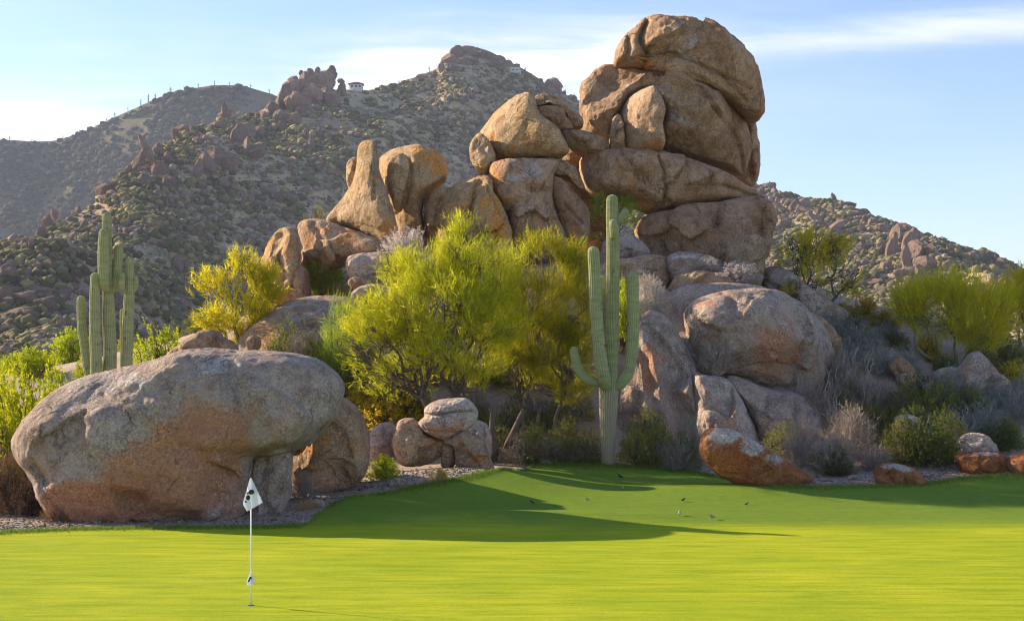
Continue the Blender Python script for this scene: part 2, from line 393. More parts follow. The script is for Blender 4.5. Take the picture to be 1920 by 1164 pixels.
def lawn_mat():
    m, t, out = new_mat('mown_grass'); tc = t.n('ShaderNodeTexCoord'); o = tc.outputs['Object']
    sp = t.n('ShaderNodeSeparateXYZ'); t.l(o, sp.inputs[0])
    s1 = t.noise(t.mapping(o, (0.22, 1.25, 1)), 2.2, 7, 0.68, 0.3)      # mowing grain, drawn out sideways
    s2 = t.noise(t.mapping(o, (1.2, 9, 1)), 3.0, 5, 0.65)
    s3 = t.noise(o, 0.25, 4, 0.55)
    fine = t.noise(t.mapping(o, (16, 40, 1)), 1.0, 4, 0.75)
    col = t.mix(t.mapr(s1, 0.34, 0.66), (0.29, 0.37, 0.010), (0.60, 0.57, 0.022))
    col = t.mix(t.mapr(s2, 0.45, 0.66, 0, 0.6), col, (0.60, 0.57, 0.05))
    s4 = t.noise(t.mapping(o, (0.3, 2.4, 1), loc=(3, 5, 0)), 1.6, 7, 0.72)
    col = t.mix(t.mapr(s4, 0.50, 0.68, 0, 0.55), col, (0.20, 0.31, 0.004))
    col = t.mix(t.mapr(s3, 0.35, 0.65, 0, 0.35), col, (0.19, 0.33, 0.004))
    # taller, darker rough on the banks beyond the putting surface
    bank = t.m('ADD', sp.outputs[1], t.m('MULTIPLY', t.m('SUBTRACT', s3, 0.5), 2.0))
    rough_c = t.mix(t.mapr(s2, 0.35, 0.65), (0.085, 0.155, 0.030), (0.19, 0.285, 0.035))
    col = t.mix(t.mapr(bank, 32.5, 35.0, 0, 0.85, True), col, rough_c)
    col = t.mix(t.mapr(fine, 0.3, 0.7, 0.5, 0.0), col, (0.09, 0.17, 0.018))
    h = t.m('ADD', fine, t.m('MULTIPLY', s2, 1.5))
    b = principled(t, out, col, 0.9, t.bump(h, 0.55, 0.03), 0.04)
    return m
M['lawn'] = lawn_mat()

# ------------------------------------------------------------------ ground sheet and lawn
def spread(a, b, step, lo, hi, n):
    mid = np.arange(a, b + step / 2, step)
    L = a - np.geomspace(step, a - lo + step, n)[::-1]; R = b + np.geomspace(step, hi - b + step, n)
    return np.concatenate([L, mid, R])
def sheet(name, X, Y, Z, mat, attrs=None):
    ny, nx = X.shape
    V = np.stack([X.ravel(), Y.ravel(), Z.ravel()], -1)
    i = np.arange(ny - 1)[:, None] * nx; j = np.arange(nx - 1)[None]
    Q = np.stack([i + j, i + j + 1, i + nx + j + 1, i + nx + j], -1).reshape(-1, 4)
    return mesh_np(name, V, [Q], mat, True, attrs)
xs = spread(-32, 32, 0.3, -7000, 7000, 60); ys = spread(26, 80, 0.3, -300, 7000, 70)
GX, GY = np.meshgrid(xs, ys); GZ = ground_h(GX, GY)
g = sheet('ground', GX, GY, GZ, M['soil']); tag(g, kind='structure')

edge_px = [(-400, 1003), (0, 1001), (160, 994), (330, 991), (500, 990), (570, 987), (592, 978), (600, 962), (612, 954), (628, 947), (700, 930), (760, 917), (830, 906),
           (880, 895), (930, 884), (1000, 873), (1080, 872), (1140, 874), (1230, 877), (1310, 888), (1380, 903), (1450, 915), (1530, 916), (1640, 914), (1740, 908), (1800, 898), (1860, 894), (1920, 893), (2300, 896)]
EP = np.array([ground_at(*p)[:2] for p in edge_px])
print('edge', np.round(EP, 1).tolist())
def build_lawn():
    o = np.argsort(EP[:, 0]); ex, ey = EP[o, 0], EP[o, 1]
    xs = np.concatenate([np.linspace(-70, ex[0] - 1, 10), np.arange(ex[0], ex[-1], 0.12), np.linspace(ex[-1] + 0.2, 75, 10)])
    yb = np.interp(xs, ex, ey) + 0.10 * fbm(np.stack([xs * 2.5, xs * 0, xs * 0], -1), 1.0, 3, 3)
    v = np.linspace(0, 1, 230) ** 0.55
    X = np.tile(xs, (len(v), 1)); Y = -40 + (yb[None] + 40) * v[:, None]
    Z = ground_h(X, Y) + 0.035
    X = np.vstack([X, X[-1]]); Y = np.vstack([Y, Y[-1] + 0.03]); Z = np.vstack([Z, Z[-1] - 0.2])
    tag(sheet('lawn', X, Y, Z, M['lawn']), kind='structure')
    return ex, ey
LEX, LEY = build_lawn()

# ------------------------------------------------------------------ mountains
MT = {}
def mountain(name, crest, base_frac, gully, seed, prof=1.15, nu=620, nv=200, base_min=0, rub=3.0, mat='slope'):
    C = np.array(crest, dtype=float)
    s = np.linspace(0, 1, nu) ; u = C[0, 0] + (C[-1, 0] - C[0, 0]) * s
    py = np.interp(u, C[:, 0], C[:, 1]); D = np.interp(u, C[:, 0], C[:, 2])
    D = np.convolve(np.pad(D, 12, mode='edge'), np.ones(25) / 25, mode='valid')
    cx = (u - 960) * D / F; cz = CH + (HOR - py) * D / F
    Yb = np.maximum(D * base_frac, base_min); bx = (u - 960) * Yb / F
    v = np.concatenate([np.linspace(0, 1, nv), 1 + np.linspace(0.03, 1, 30)])
    X = np.zeros((len(v), nu)); Y = X.copy(); Z = X.copy()
    for k, t in enumerate(v):
        if t <= 1:
            X[k] = bx + (cx - bx) * t; Y[k] = Yb + (D - Yb) * t
            zb = ground_h(X[k], Y[k]) - 3; zb0 = ground_h(bx, Yb) - 3
            Z[k] = zb0 + (cz - zb0) * t ** prof
        else:
            X[k] = cx; Y[k] = D + (D - Yb) * (t - 1) * 1.2; Z[k] = cz - (cz + 20) * (t - 1) ** 1.1
    P = np.stack([X.ravel(), Y.ravel(), X.ravel() * 0], -1)
    tt = np.repeat(np.minimum(v, 2 - v), nu).reshape(X.shape)
    n1 = fbm(P * np.array([1, 0.45, 1]), 1 / 130.0, 5, seed, 0.5, True).reshape(X.shape)
    n2 = fbm(P, 1 / 22.0, 4, seed + 9, 0.55).reshape(X.shape)
    env = np.sin(np.clip(tt, 0, 1) * math.pi) ** 0.8
    Z = Z + gully * n1 * env * (0.4 + tt) + rub * n2 * np.clip(tt * 6, 0, 1) * (0.35 + 0.65 * (tt < 0.97))
    o = sheet(name, X, Y, Z, M[mat]); tag(o, kind='structure')
    MT[name] = (X[:nv], Y[:nv], Z[:nv])
    return o

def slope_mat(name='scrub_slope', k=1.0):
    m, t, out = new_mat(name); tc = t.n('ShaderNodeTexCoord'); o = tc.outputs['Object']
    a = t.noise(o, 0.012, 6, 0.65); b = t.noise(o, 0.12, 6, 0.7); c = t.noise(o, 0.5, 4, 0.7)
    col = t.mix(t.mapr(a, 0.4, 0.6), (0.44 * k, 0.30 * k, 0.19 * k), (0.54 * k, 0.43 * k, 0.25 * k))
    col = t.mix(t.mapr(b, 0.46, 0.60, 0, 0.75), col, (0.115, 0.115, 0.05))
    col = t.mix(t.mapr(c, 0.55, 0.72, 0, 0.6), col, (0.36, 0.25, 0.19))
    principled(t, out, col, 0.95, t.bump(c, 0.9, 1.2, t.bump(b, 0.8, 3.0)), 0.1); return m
M['slope'] = slope_mat(); M['slope_shade'] = slope_mat('scrub_slope_shade', .32)  # second copy darkened: the far hill's shade is put into its colour

mountain('mountain', [(-700, 650, 420), (-250, 600, 440), (-60, 520, 480), (0, 490, 520), (60, 452, 550), (120, 418, 590), (180, 380, 640), (235, 325, 690), (290, 283, 740), (345, 250, 790),
    (420, 226, 850), (480, 214, 900), (520, 190, 940), (560, 168, 960), (620, 168, 980), (690, 170, 1010), (740, 158, 1060), (790, 140, 1110), (818, 128, 1130), (832, 104, 1150), (855, 93, 1160),
    (885, 88, 1170), (915, 96, 1170), (960, 118, 1180), (1000, 140, 1180), (1040, 168, 1180), (1090, 190, 1170), (1150, 215, 1150), (1250, 260, 1080), (1350, 305, 1010),
    (1420, 345, 960), (1470, 370, 920), (1540, 384, 880), (1600, 400, 850), (1660, 425, 820), (1730, 452, 790), (1800, 474, 760), (1850, 482, 740), (1890, 500, 720), (1925, 520, 700),
    (2050, 560, 640), (2350, 640, 520), (2900, 660, 480)], 0.52, 20, 11, base_min=300)
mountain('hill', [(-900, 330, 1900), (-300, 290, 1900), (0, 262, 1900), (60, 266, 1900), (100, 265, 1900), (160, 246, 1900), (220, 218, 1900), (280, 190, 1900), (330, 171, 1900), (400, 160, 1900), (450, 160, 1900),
    (510, 176, 1900), (620, 235, 1900), (800, 330, 1900), (1100, 500, 1900)], 0.80, 12, 31, prof=1.0, nu=420, nv=110, rub=3.5, mat='slope_shade')

def on_mtn(px, py, name='mountain'):
    X, Y, Z = MT[name]
    qx = 960 + X * F / Y; qy = HOR - (Z - CH) * F / Y
    d = (qx - px) ** 2 + (qy - py) ** 2; k = np.argmin(d + Y * 0.02)
    i, j = np.unravel_index(k, d.shape)
    p = np.array([X[i, j], Y[i, j], Z[i, j]])
    # keep the exact column of the photo
    p[0] = (px - 960) * p[1] / F
    return p

# ------------------------------------------------------------------ mountain cover (uncountable scrub and rubble)
def scatter(name, src, n, smin, smax, mat, seed, flat=0.75, vlo=0.0, rock=False, dens=None):
    r = np.random.default_rng(seed); X, Y, Z = MT[src]; nv, nu = X.shape
    fu = r.uniform(0.02, 0.98, n * 3) * (nu - 2); fv = (vlo + (1 - vlo) * r.uniform(0, 1, n * 3)) * (nv - 2)
    i = fv.astype(int); j = fu.astype(int); a = fv - i; b = fu - j
    def bl(A): return (A[i, j] * (1 - a) * (1 - b) + A[i + 1, j] * a * (1 - b) + A[i, j + 1] * (1 - a) * b + A[i + 1, j + 1] * a * b)
    P = np.stack([bl(X), bl(Y), bl(Z)], -1)
    px = 960 + P[:, 0] * F / P[:, 1]
    dn = fbm(P * np.array([1, 1, 0]), 1 / 38.0, 4, seed, .7) * 0.9 + 0.5
    keep = (px > -60) & (px < 1980) & (r.uniform(0, 1, len(P)) < (sstep(0.35, 0.65, dn) * 0.9 + 0.1))
    P = P[keep][:n]; n = len(P)
    sv, st = sphere(1)
    if rock: pass
    S = smin + (smax - smin) * r.uniform(0, 1, n) ** 2.2
    S = S * (P[:, 1] / 900.0) ** 0.35
    ang = r.uniform(0, 6.28, n); ca, sa = np.cos(ang), np.sin(ang)
    V = np.tile(sv, (n, 1, 1)) * (1 + r.uniform(-0.28, 0.28, (n, len(sv), 1)))
    sx = S * r.uniform(0.8, 1.5, n); sy = S * r.uniform(0.8, 1.3, n); sz = S * flat * r.uniform(0.7, 1.4, n)
    x = V[..., 0] * sx[:, None]; y = V[..., 1] * sy[:, None]; z = V[..., 2] * sz[:, None]
    VV = np.stack([x * ca[:, None] - y * sa[:, None], x * sa[:, None] + y * ca[:, None], z + sz[:, None] * 0.45], -1) + P[:, None]
    T = (st[None] + (np.arange(n) * len(sv))[:, None, None]).reshape(-1, 3)
    return tag(mesh_np(name, VV.reshape(-1, 3), [T], mat, not rock, {'rnd': np.repeat(r.uniform(0, 1, n), len(sv))}), kind='stuff')

def scrub_mat(name, a, b, c):
    m, t, out = new_mat(name); tc = t.n('ShaderNodeTexCoord'); r = t.attr('rnd')
    col = t.mix(t.mapr(r, 0.0, 0.6), a, b); col = t.mix(t.mapr(r, 0.7, 0.95), col, c)
    n = t.noise(tc.outputs['Object'], 1.6, 4, 0.75)
    col = t.mix(t.mapr(n, 0.3, 0.7), col, t.mix(1.0, col, (0.5, 0.5, 0.5), 'MULTIPLY'))
    principled(t, out, col, 0.95, t.bump(n, 1.0, 0.9), 0.1); return m
M['scrub'] = scrub_mat('mountain_scrub', (0.13, 0.115, 0.05), (0.28, 0.24, 0.10), (0.54, 0.45, 0.19))
M['rubble'] = scrub_mat('mountain_rubble', (0.28, 0.175, 0.125), (0.40, 0.28, 0.205), (0.54, 0.43, 0.34))
M['scrub_shade'] = scrub_mat('hill_scrub', (0.05, 0.052, 0.030), (0.09, 0.088, 0.045), (0.15, 0.14, 0.07))  # kept dark so the hill's shade sits in the scrub colour
M['pebble'] = scrub_mat('gravel_stone', (0.28, 0.22, 0.18), (0.42, 0.35, 0.29), (0.52, 0.46, 0.40))
s = scatter('mountain_scrub', 'mountain', 30000, 0.6, 2.7, M['scrub'], 3); tag(s, 'olive desert scrub covering the rocky mountain slope', 'scrub')
s = scatter('hill_scrub', 'hill', 12000, 1.6, 4.2, M['scrub_shade'], 4, vlo=0.15); tag(s, 'scrub, coloured dark for shade, covering the far shaded hill', 'scrub')
s = scatter('mountain_rubble', 'mountain', 13000, 0.4, 2.6, M['rubble'], 5, 0.8, rock=True); tag(s, 'loose reddish stones strewn over the mountain slope', 'rubble')

# ------------------------------------------------------------------ boulders
def rand3(r, n):
    v = r.normal(size=(n, 3)); return v / np.linalg.norm(v, axis=1)[:, None]
def rock(name, label, pts, Y, mat, T=None, ctr=None, sub=6, p=3.2, rough=1.0, grooves=(), stains=(), pales=(), tilt=(0.0, 0.0), facets=6, seed=None,
         cat='boulder', group=None, parent=None, frac=1.0):
    """outline in photo pixels at distance Y (m), real half-thickness T; grooves = [(polyline px, width m, depth m)]"""
    seed = seed if seed is not None else int(abs(pts[0][0] * 7 + pts[0][1] * 13)) % 9973
    r = np.random.default_rng(seed)
    P = np.array([W(x, y, Y)[[0, 2]] for x, y in pts]); C0 = P.mean(0)
    x0, z0 = P.min(0); x1, z1 = P.max(0)
    c = W(ctr[0], ctr[1], Y)[[0, 2]] if ctr else np.array([(x0 + x1) / 2, (z0 + z1) / 2])
    if T is None: T = 0.46 * math.sqrt((x1 - x0) * (z1 - z0))
    S = catmull(P, 10, True) - c
    # radius as a function of angle (outermost crossing)
    th = np.linspace(-math.pi, math.pi, 1440, endpoint=False); d = np.stack([np.cos(th), np.sin(th)], -1)
    A = S; B = np.roll(S, -1, 0); E = B - A
    den = d[:, None, 0] * -E[None, :, 1] + d[:, None, 1] * E[None, :, 0]
    den = np.where(np.abs(den) < 1e-12, 1e-12, den)
    tt = (A[None, :, 0] * -E[None, :, 1] + A[None, :, 1] * E[None, :, 0]) / den
    ss = (d[:, None, 0] * A[None, :, 1] - d[:, None, 1] * A[None, :, 0]) / den
    ok = (tt > 0) & (ss >= -1e-6) & (ss <= 1 + 1e-6)
    R = np.where(ok, tt, 0).max(1); R[R == 0] = R[R > 0].mean()
    k = np.exp(-np.linspace(-2, 2, 13) ** 2); k /= k.sum(); R = np.convolve(np.concatenate([R[-6:], R, R[:6]]), k, 'valid')
    n, tri = sphere(sub)
    rho = np.hypot(n[:, 0], n[:, 2]); ang = np.arctan2(n[:, 2], n[:, 0]); ay = np.abs(n[:, 1])
    kk = (rho ** p + ay ** p) ** (-1.0 / p)
    Rv = np.interp(ang, th, R, period=2 * math.pi)
    rr = rho * kk
    y = n[:, 1] * kk * T
    X = np.stack([c[0] + Rv * rr * np.cos(ang), Y + y, c[1] + Rv * rr * np.sin(ang)], -1)
    size = math.sqrt((x1 - x0) * (z1 - z0))
    N = np.stack([np.cos(ang) * rr / (Rv + .1), n[:, 1] * kk / T, np.sin(ang) * rr / (Rv + .1)], -1); N /= np.linalg.norm(N, axis=1)[:, None] + 1e-9
    # flat-ish faces on the camera side and elsewhere: soft plane cuts
    ctr3 = np.array([c[0], Y, c[1]])
    q = (X - ctr3)
    for f in range(facets):
        a = r.uniform(0, 2 * math.pi); b = r.uniform(-1, 1)
        nn = np.array([math.cos(a) * 0.75, -abs(r.uniform(0.35, 1)) if f % 3 else r.uniform(0.3, 1), math.sin(a) * 0.75]); nn /= np.linalg.norm(nn)
        dd = q @ nn; mx = dd.max(); lim = mx * r.uniform(0.74, 0.92)
        ex = np.clip(dd - lim, 0, None); q = q - nn * (ex * 0.92)[:, None] * (1 - 0.97 * rr ** 5)[:, None]
    X = q + ctr3
    edge = (1 - 0.72 * rr ** 6)
    lo = fbm(X, 1.6 / size, 3, seed) ; mid = fbm(X, 4.5 / size, 4, seed + 3, 0.55); hi = fbm(X, 1.5, 4, seed + 5, 0.6); fine = fbm(X, 5.0, 3, seed + 8, 0.6)
    # fractured planes: each random cell keeps its own offset and tilt
    K = int(16 + 12 * min(rough, 1.5)); sd_ = ctr3 + rand3(r, K) * np.array([(x1 - x0) / 2, T, (z1 - z0) / 2]) * 1.0
    Xw = X + np.stack([fbm(X, 2.2 / size, 3, seed + 51), fbm(X, 2.2 / size, 3, seed + 52), fbm(X, 2.2 / size, 3, seed + 53)], -1) * size * .10
    d2 = ((Xw[:, None] - sd_[None]) ** 2).sum(-1) / (size * .025) ** 2
    w_ = np.exp(-(d2 - d2.min(1, keepdims=True))); w_ /= w_.sum(1, keepdims=True)
    off_ = r.uniform(-1, 1, K) * .032 * size; gr_ = r.normal(size=(K, 3)) * .22
    fr = (w_ * (off_[None] + ((Xw[:, None] - sd_[None]) * gr_[None]).sum(-1))).sum(1)
    X = X + N * (np.clip(fr, -.1 * size, .1 * size) * frac * (1 - .97 * rr ** 5))[:, None]
    X = X + N * ((lo * 0.050 + mid * 0.042) * size * rough * edge * .85 + hi * 0.095 * rough * min(1, size / 2.5) + fine * 0.030 * rough)[:, None]
    qx = 960 + X[:, 0] * F / X[:, 1]; qz = HOR - (X[:, 2] - CH) * F / X[:, 1]
    front = np.clip(-n[:, 1] * 3, 0, 1)
    m_px = Y / F
    jitter = fbm(X, 1.3, 3, seed + 21) * 0.10 / m_px
    for (line, w, dep) in grooves:
        L = catmull(line, 6); best = np.full(len(X), 1e9)
        for a, b in zip(L[:-1], L[1:]):
            e = b - a; t = np.clip(((qx - a[0]) * e[0] + (qz + jitter * 0.6 - a[1]) * e[1]) / (e @ e + 1e-9), 0, 1)
            best = np.minimum(best, (qx - a[0] - t * e[0]) ** 2 + (qz + jitter * 0.6 - a[1] - t * e[1]) ** 2)
        dm = np.sqrt(best) * m_px
        X[:, 1] += dep * np.exp(-(dm / w) ** 2) * front
    X[:, 1] += np.clip(tilt[0] * (X[:, 0] - c[0]), -T * 1.2, T * 1.2) + tilt[1] * (X[:, 2] - c[1])
    wx = qx + fbm(X, 0.9, 4, seed + 31, .6) * 55 ; wz = qz + fbm(X, 0.9, 4, seed + 37, .6) * 55
    if size < 2.5: wx = qx + (wx - qx) * .35; wz = qz + (wz - qz) * .35
    def blob(es):
        a = np.zeros(len(X))
        for (ex, ey, rx, ry, *s) in es:
            dd = np.sqrt(((wx - ex) / rx) ** 2 + ((wz - ey) / ry) ** 2); a = np.maximum(a, (s[0] if s else 1.0) * (1 - sstep(0.35, 1.35, dd)) * (front > 0.02))
        return a
    loc = np.array([c[0], Y, X[:, 2].min()])
    o = mesh_np(name, X, [tri], M[mat], True, {'stain': blob(stains), 'pale': blob(pales)}, parent, loc if parent is None else None)
    if parent is None: tag(o, label, cat, group)
    return o

# --- the balanced tower
TG = 'boulders of the balanced tower'
rock('boulder', 'rounded cap boulder balanced on the very top of the rock tower against the sky',
     [(1153, 127), (1158, 91), (1179, 62), (1213, 40), (1256, 41), (1320, 56), (1365, 82), (1401, 117), (1421, 153), (1430, 194), (1424, 224), (1393, 219), (1344, 187), (1284, 163), (1223, 141), (1183, 130)], 63.3, 'brown',
     T=2.6, ctr=(1290, 125), p=3.0, frac=.9, sub=7, grooves=[([(1207, 138), (1214, 100), (1202, 72), (1214, 40)], .11, .5), ([(1160, 120), (1176, 105), (1180, 70)], .10, .3), ([(1225, 92), (1262, 110), (1310, 96)], .22, .16), ([(1356, 140), (1400, 190)], .10, .2), ([(1262, 100), (1330, 128), (1408, 165)], .07, .22)],
     stains=[(1225, 118, 22, 20, .8)], pales=[(1285, 90, 26, 22, .65), (1290, 112, 20, 12, .7)], rough=1.25, facets=9, group=TG)
rock('boulder', 'huge wide boulder carrying the cap boulder, second from the top of the tower',
     [(1088, 161), (1102, 147), (1124, 126), (1167, 130), (1223, 141), (1284, 163), (1344, 190), (1381, 218), (1400, 250), (1404, 285), (1397, 327), (1381, 333), (1324, 313), (1264, 297), (1235, 289), (1143, 290), (1100, 268), (1088, 238), (1086, 200)], 64.5, 'brown',
     T=3.2, ctr=(1240, 225), p=3.0, frac=.8, sub=7, seed=77, grooves=[([(1161, 214), (1150, 240), (1146, 285)], .12, .35), ([(1161, 214), (1183, 180), (1211, 166), (1232, 174), (1247, 210), (1239, 240), (1243, 288)], .14, .7), ([(1120, 135), (1150, 160), (1200, 150), (1290, 185)], .25, .2), ([(1290, 215), (1320, 240), (1300, 265)], .3, .15), ([(1340, 200), (1382, 262), (1394, 320)], .12, .3)],
     pales=[(1290, 215, 38, 22, .65), (1330, 262, 24, 16, .5), (1180, 150, 30, 12, .6)], rough=1.2, facets=9, group=TG)
rock('boulder', 'smooth teardrop slab set into the face of the wide upper boulder',
     [(1171, 287), (1170, 262), (1168, 235), (1164, 212), (1183, 179), (1211, 167), (1227, 171), (1244, 210), (1239, 238), (1240, 284), (1205, 290)], 61.6, 'tan', T=1.2, p=2.6, rough=.6, frac=.25, facets=3, tilt=(-.9, 0), stains=[(1220, 272, 20, 14, .8), (1180, 270, 12, 14, .6)], pales=[(1200, 215, 14, 30, .35)], group=TG)
rock('boulder', 'thin sliver rock at the left edge of the teardrop slab', [(1143, 288), (1144, 250), (1147, 228), (1156, 214), (1164, 218), (1169, 245), (1170, 287), (1156, 290)], 61.9, 'tan', T=.7, sub=5, rough=.8, group=TG)
rock('boulder', 'upright slab behind the right end of the wide upper boulder', [(1370, 205), (1398, 216), (1413, 240), (1420, 282), (1417, 339), (1400, 352), (1375, 340), (1350, 300), (1350, 240)], 66.3, 'brown', T=1.6, sub=5, grooves=[([(1402, 240), (1410, 340)], .1, .25)], group=TG)
rock('boulder', 'broad wedge slab in the middle of the tower, tapering to the right',
     [(1089, 300), (1100, 290), (1163, 287), (1235, 291), (1324, 317), (1380, 343), (1425, 368), (1431, 377), (1397, 377), (1324, 387), (1264, 396), (1231, 403), (1199, 388), (1143, 375), (1102, 358), (1090, 328)], 62.6, 'brown',
     T=2.6, ctr=(1200, 345), p=3.4, sub=7, grooves=[([(1110, 300), (1150, 330), (1210, 330)], .3, .15), ([(1235, 292), (1250, 340), (1240, 395)], .06, .25), ([(1300, 345), (1360, 350), (1420, 372)], .06, .2)], stains=[(1190, 345, 32, 28, .55)], rough=.95, group=TG)
rock('boulder', 'large flat-topped block under the wedge slab at the foot of the tower',
     [(1193, 430), (1211, 408), (1264, 395), (1344, 382), (1401, 375), (1434, 387), (1445, 408), (1440, 446), (1428, 492), (1370, 510), (1270, 510), (1205, 498), (1194, 460)], 62.2, 'brown', T=2.8, p=3.5, sub=7, frac=1.3, rough=.85, pales=[], stains=[(1300, 450, 60, 26, .35)], group=TG)
rock('boulder', 'dark block wedged deep behind the joint of the tower boulders', [(1000, 250), (1060, 240), (1130, 270), (1160, 330), (1150, 430), (1120, 480), (1040, 470), (1010, 380)], 66, 'brown', T=2.2, sub=5, group=TG)
rock('boulder', 'round golden boulder high on the left shoulder of the tower',
     [(896, 264), (898, 243), (921, 213), (953, 187), (985, 177), (1001, 187), (1013, 222), (1042, 250), (1060, 280), (1058, 300), (1001, 304), (929, 303), (908, 283)], 61.8, 'orange', T=2.0, p=2.3, rough=.7, frac=.25, facets=2, tilt=(-.8, 0), grooves=[([(985, 180), (1000, 240), (1050, 300)], .5, .1)],
     stains=[(935, 290, 34, 16, .9), (905, 262, 14, 18, .7)], group=TG)
rock('boulder', 'small golden knob bulging from the left end of the round golden boulder', [(881, 280), (886, 264), (900, 252), (915, 265), (926, 285), (930, 303), (921, 323), (905, 338), (893, 318), (883, 300)], 61.2, 'orange', T=1.0, sub=5, stains=[(905, 320, 16, 16, .9)], group=TG)
rock('boulder', 'flat crown stone beside the top of the round golden boulder', [(1001, 186), (1013, 179), (1040, 184), (1062, 197), (1072, 214), (1052, 216), (1030, 200), (1006, 203)], 62.3, 'tan', T=.9, sub=5, group=TG)
rock('boulder', 'angular grey-brown chunk wedged under the flat crown stone', [(1006, 204), (1030, 200), (1048, 202), (1063, 221), (1075, 243), (1050, 248), (1034, 247), (1020, 234), (1008, 216)], 61.9, 'brown', T=.9, sub=5, facets=9, group=TG)
rock('boulder', 'small stone between the angular chunk and the huge wide boulder', [(1062, 214), (1080, 212), (1092, 224), (1091, 240), (1070, 240)], 62.2, 'brown', T=.6, sub=4, group=TG)
rock('boulder', 'smooth loaf stone lying under the angular chunk, pointing left', [(1052, 247), (1068, 245), (1100, 248), (1128, 256), (1140, 270), (1139, 286), (1118, 292), (1095, 291), (1070, 280), (1058, 265)], 61.6, 'tan', T=1.0, sub=5, p=2.2, rough=.7, group=TG)
rock('boulder', 'big block with a pale speckled face directly under the round golden boulder',
     [(917, 330), (925, 307), (981, 302), (1046, 302), (1036, 335), (1036, 371), (1050, 416), (1058, 450), (1050, 485), (1000, 500), (962, 492), (955, 444), (941, 391), (922, 363)], 61.0, 'brown', T=1.9, p=3.5, frac=1.2,  rough=.9,
     stains=[(930, 350, 14, 60, .9), (950, 420, 14, 50, .9)], pales=[(985, 325, 50, 22, .62), (1010, 420, 30, 40, .45)], group=TG)
rock('boulder', 'slender slab leaning in the crack right of the speckled block', [(1028, 338), (1040, 330), (1062, 345), (1085, 372), (1103, 395), (1104, 450), (1082, 462), (1066, 452), (1048, 412), (1033, 372)], 60.6, 'brown', T=1.0, sub=5, p=2.8, rough=.8, stains=[(1075, 440, 18, 20, .8)], grooves=[([(1060, 385), (1095, 420)], .08, .2)], group=TG)
rock('boulder', 'small block perched above the slender leaning slab', [(1029, 312), (1045, 303), (1064, 305), (1084, 327), (1098, 356), (1086, 358), (1064, 335), (1040, 330)], 61.0, 'brown', T=.8, sub=5, facets=8, group=TG)
rock('boulder', 'rough orange boulder at the left foot of the tower, facing the lime tree',
     [(791, 398), (800, 366), (830, 350), (858, 345), (890, 337), (918, 336), (928, 370), (945, 400), (957, 440), (962, 485), (900, 510), (830, 500), (806, 460)], 60.4, 'orange', T=1.9, p=2.9, rough=1.6, facets=12, tilt=(-.7, 0),
     grooves=[([(845, 350), (815, 400), (812, 470)], .15, .4), ([(900, 345), (880, 400), (900, 450)], .2, .3)], stains=[(930, 420, 28, 60, 1), (870, 385, 40, 18, .5)], group=TG)
rock('boulder', 'pale dome boulder peeping out behind the tall saguaro', [(1127, 470), (1136, 448), (1160, 437), (1189, 443), (1212, 462), (1220, 490), (1180, 505), (1135, 500)], 58.5, 'grey', T=1.0, sub=5, p=2.2, rough=.6, group=None)

# --- the chimney rock and its neighbours
KG = 'boulders around the chimney rock'
rock('boulder', 'chimney-shaped rock with a tall narrow neck standing on the sloping ledge',
     [(668, 285), (672, 270), (682, 264), (700, 265), (709, 275), (711, 311), (721, 343), (735, 382), (749, 431), (750, 448), (738, 460), (722, 456), (696, 442), (650, 424), (614, 416), (604, 405), (622, 382), (645, 356), (660, 336), (667, 304)],
     60, 'orange', T=1.15, ctr=(690, 392), p=2.6, rough=.5, frac=.4, facets=3, tilt=(-1.0, 0), grooves=[([(702, 345), (704, 375)], .08, .15), ([(712, 352), (722, 385), (728, 400)], .25, .12)], stains=[(735, 445, 18, 18, .9), (612, 405, 10, 10, .8)], group=KG)
rock('boulder', 'small knob rising just left of the chimney neck', [(651, 312), (657, 300), (670, 297), (680, 320), (678, 352), (660, 360), (652, 345)], 61.6, 'orange', T=.7, sub=5, rough=.6, group=KG)
rock('boulder', 'big rounded orange boulder with a dark hollow behind the chimney rock',
     [(708, 300), (718, 286), (740, 278), (774, 273), (802, 280), (831, 296), (839, 311), (838, 340), (822, 348), (800, 375), (793, 400), (800, 470), (750, 470), (735, 420), (715, 360)], 62.4, 'orange', T=1.7, p=2.4, rough=.6, frac=.15, facets=2, tilt=(-.6, 0),
     grooves=[([(835, 312), (822, 325), (818, 345)], .3, .2), ([(768, 300), (770, 335), (758, 380), (745, 400)], .10, .12)], stains=[(815, 315, 20, 26, 1), (790, 300, 30, 14, .6)], group=KG)
rock('boulder', 'rough leaf-shaped slab on the face of the rounded orange boulder', [(728, 305), (740, 292), (756, 289), (766, 300), (766, 330), (758, 368), (744, 396), (733, 372), (726, 340)], 60.7, 'orange', T=.6, sub=5, rough=.9, frac=.3, tilt=(-.25, 0), group=KG)
rock('boulder', 'sloping ledge boulder that carries the chimney rock',
     [(557, 428), (568, 413), (590, 411), (615, 416), (668, 437), (715, 457), (738, 468), (728, 484), (690, 492), (640, 500), (600, 525), (566, 530), (565, 467)], 60.6, 'tan', T=1.7, p=2.8, rough=1.1, ctr=(620, 460), tilt=(-.55, 0), grooves=[([(585, 420), (600, 450), (590, 500)], .18, .22)], stains=[(640, 435, 70, 14, .7), (580, 440, 20, 28, .6)], group=KG)
rock('boulder', 'egg-shaped boulder left of the sloping ledge, with its dark crack between them',
     [(480, 512), (490, 481), (512, 442), (537, 430), (556, 437), (566, 468), (566, 520), (552, 560), (530, 585), (500, 580), (486, 548)], 59.6, 'orange', T=1.3, p=2.4, rough=1.0, tilt=(-.8, 0), stains=[(500, 480, 16, 40, .7), (520, 560, 20, 14, .8)], grooves=[([(530, 440), (520, 480), (535, 520)], .2, .2)], group=KG)
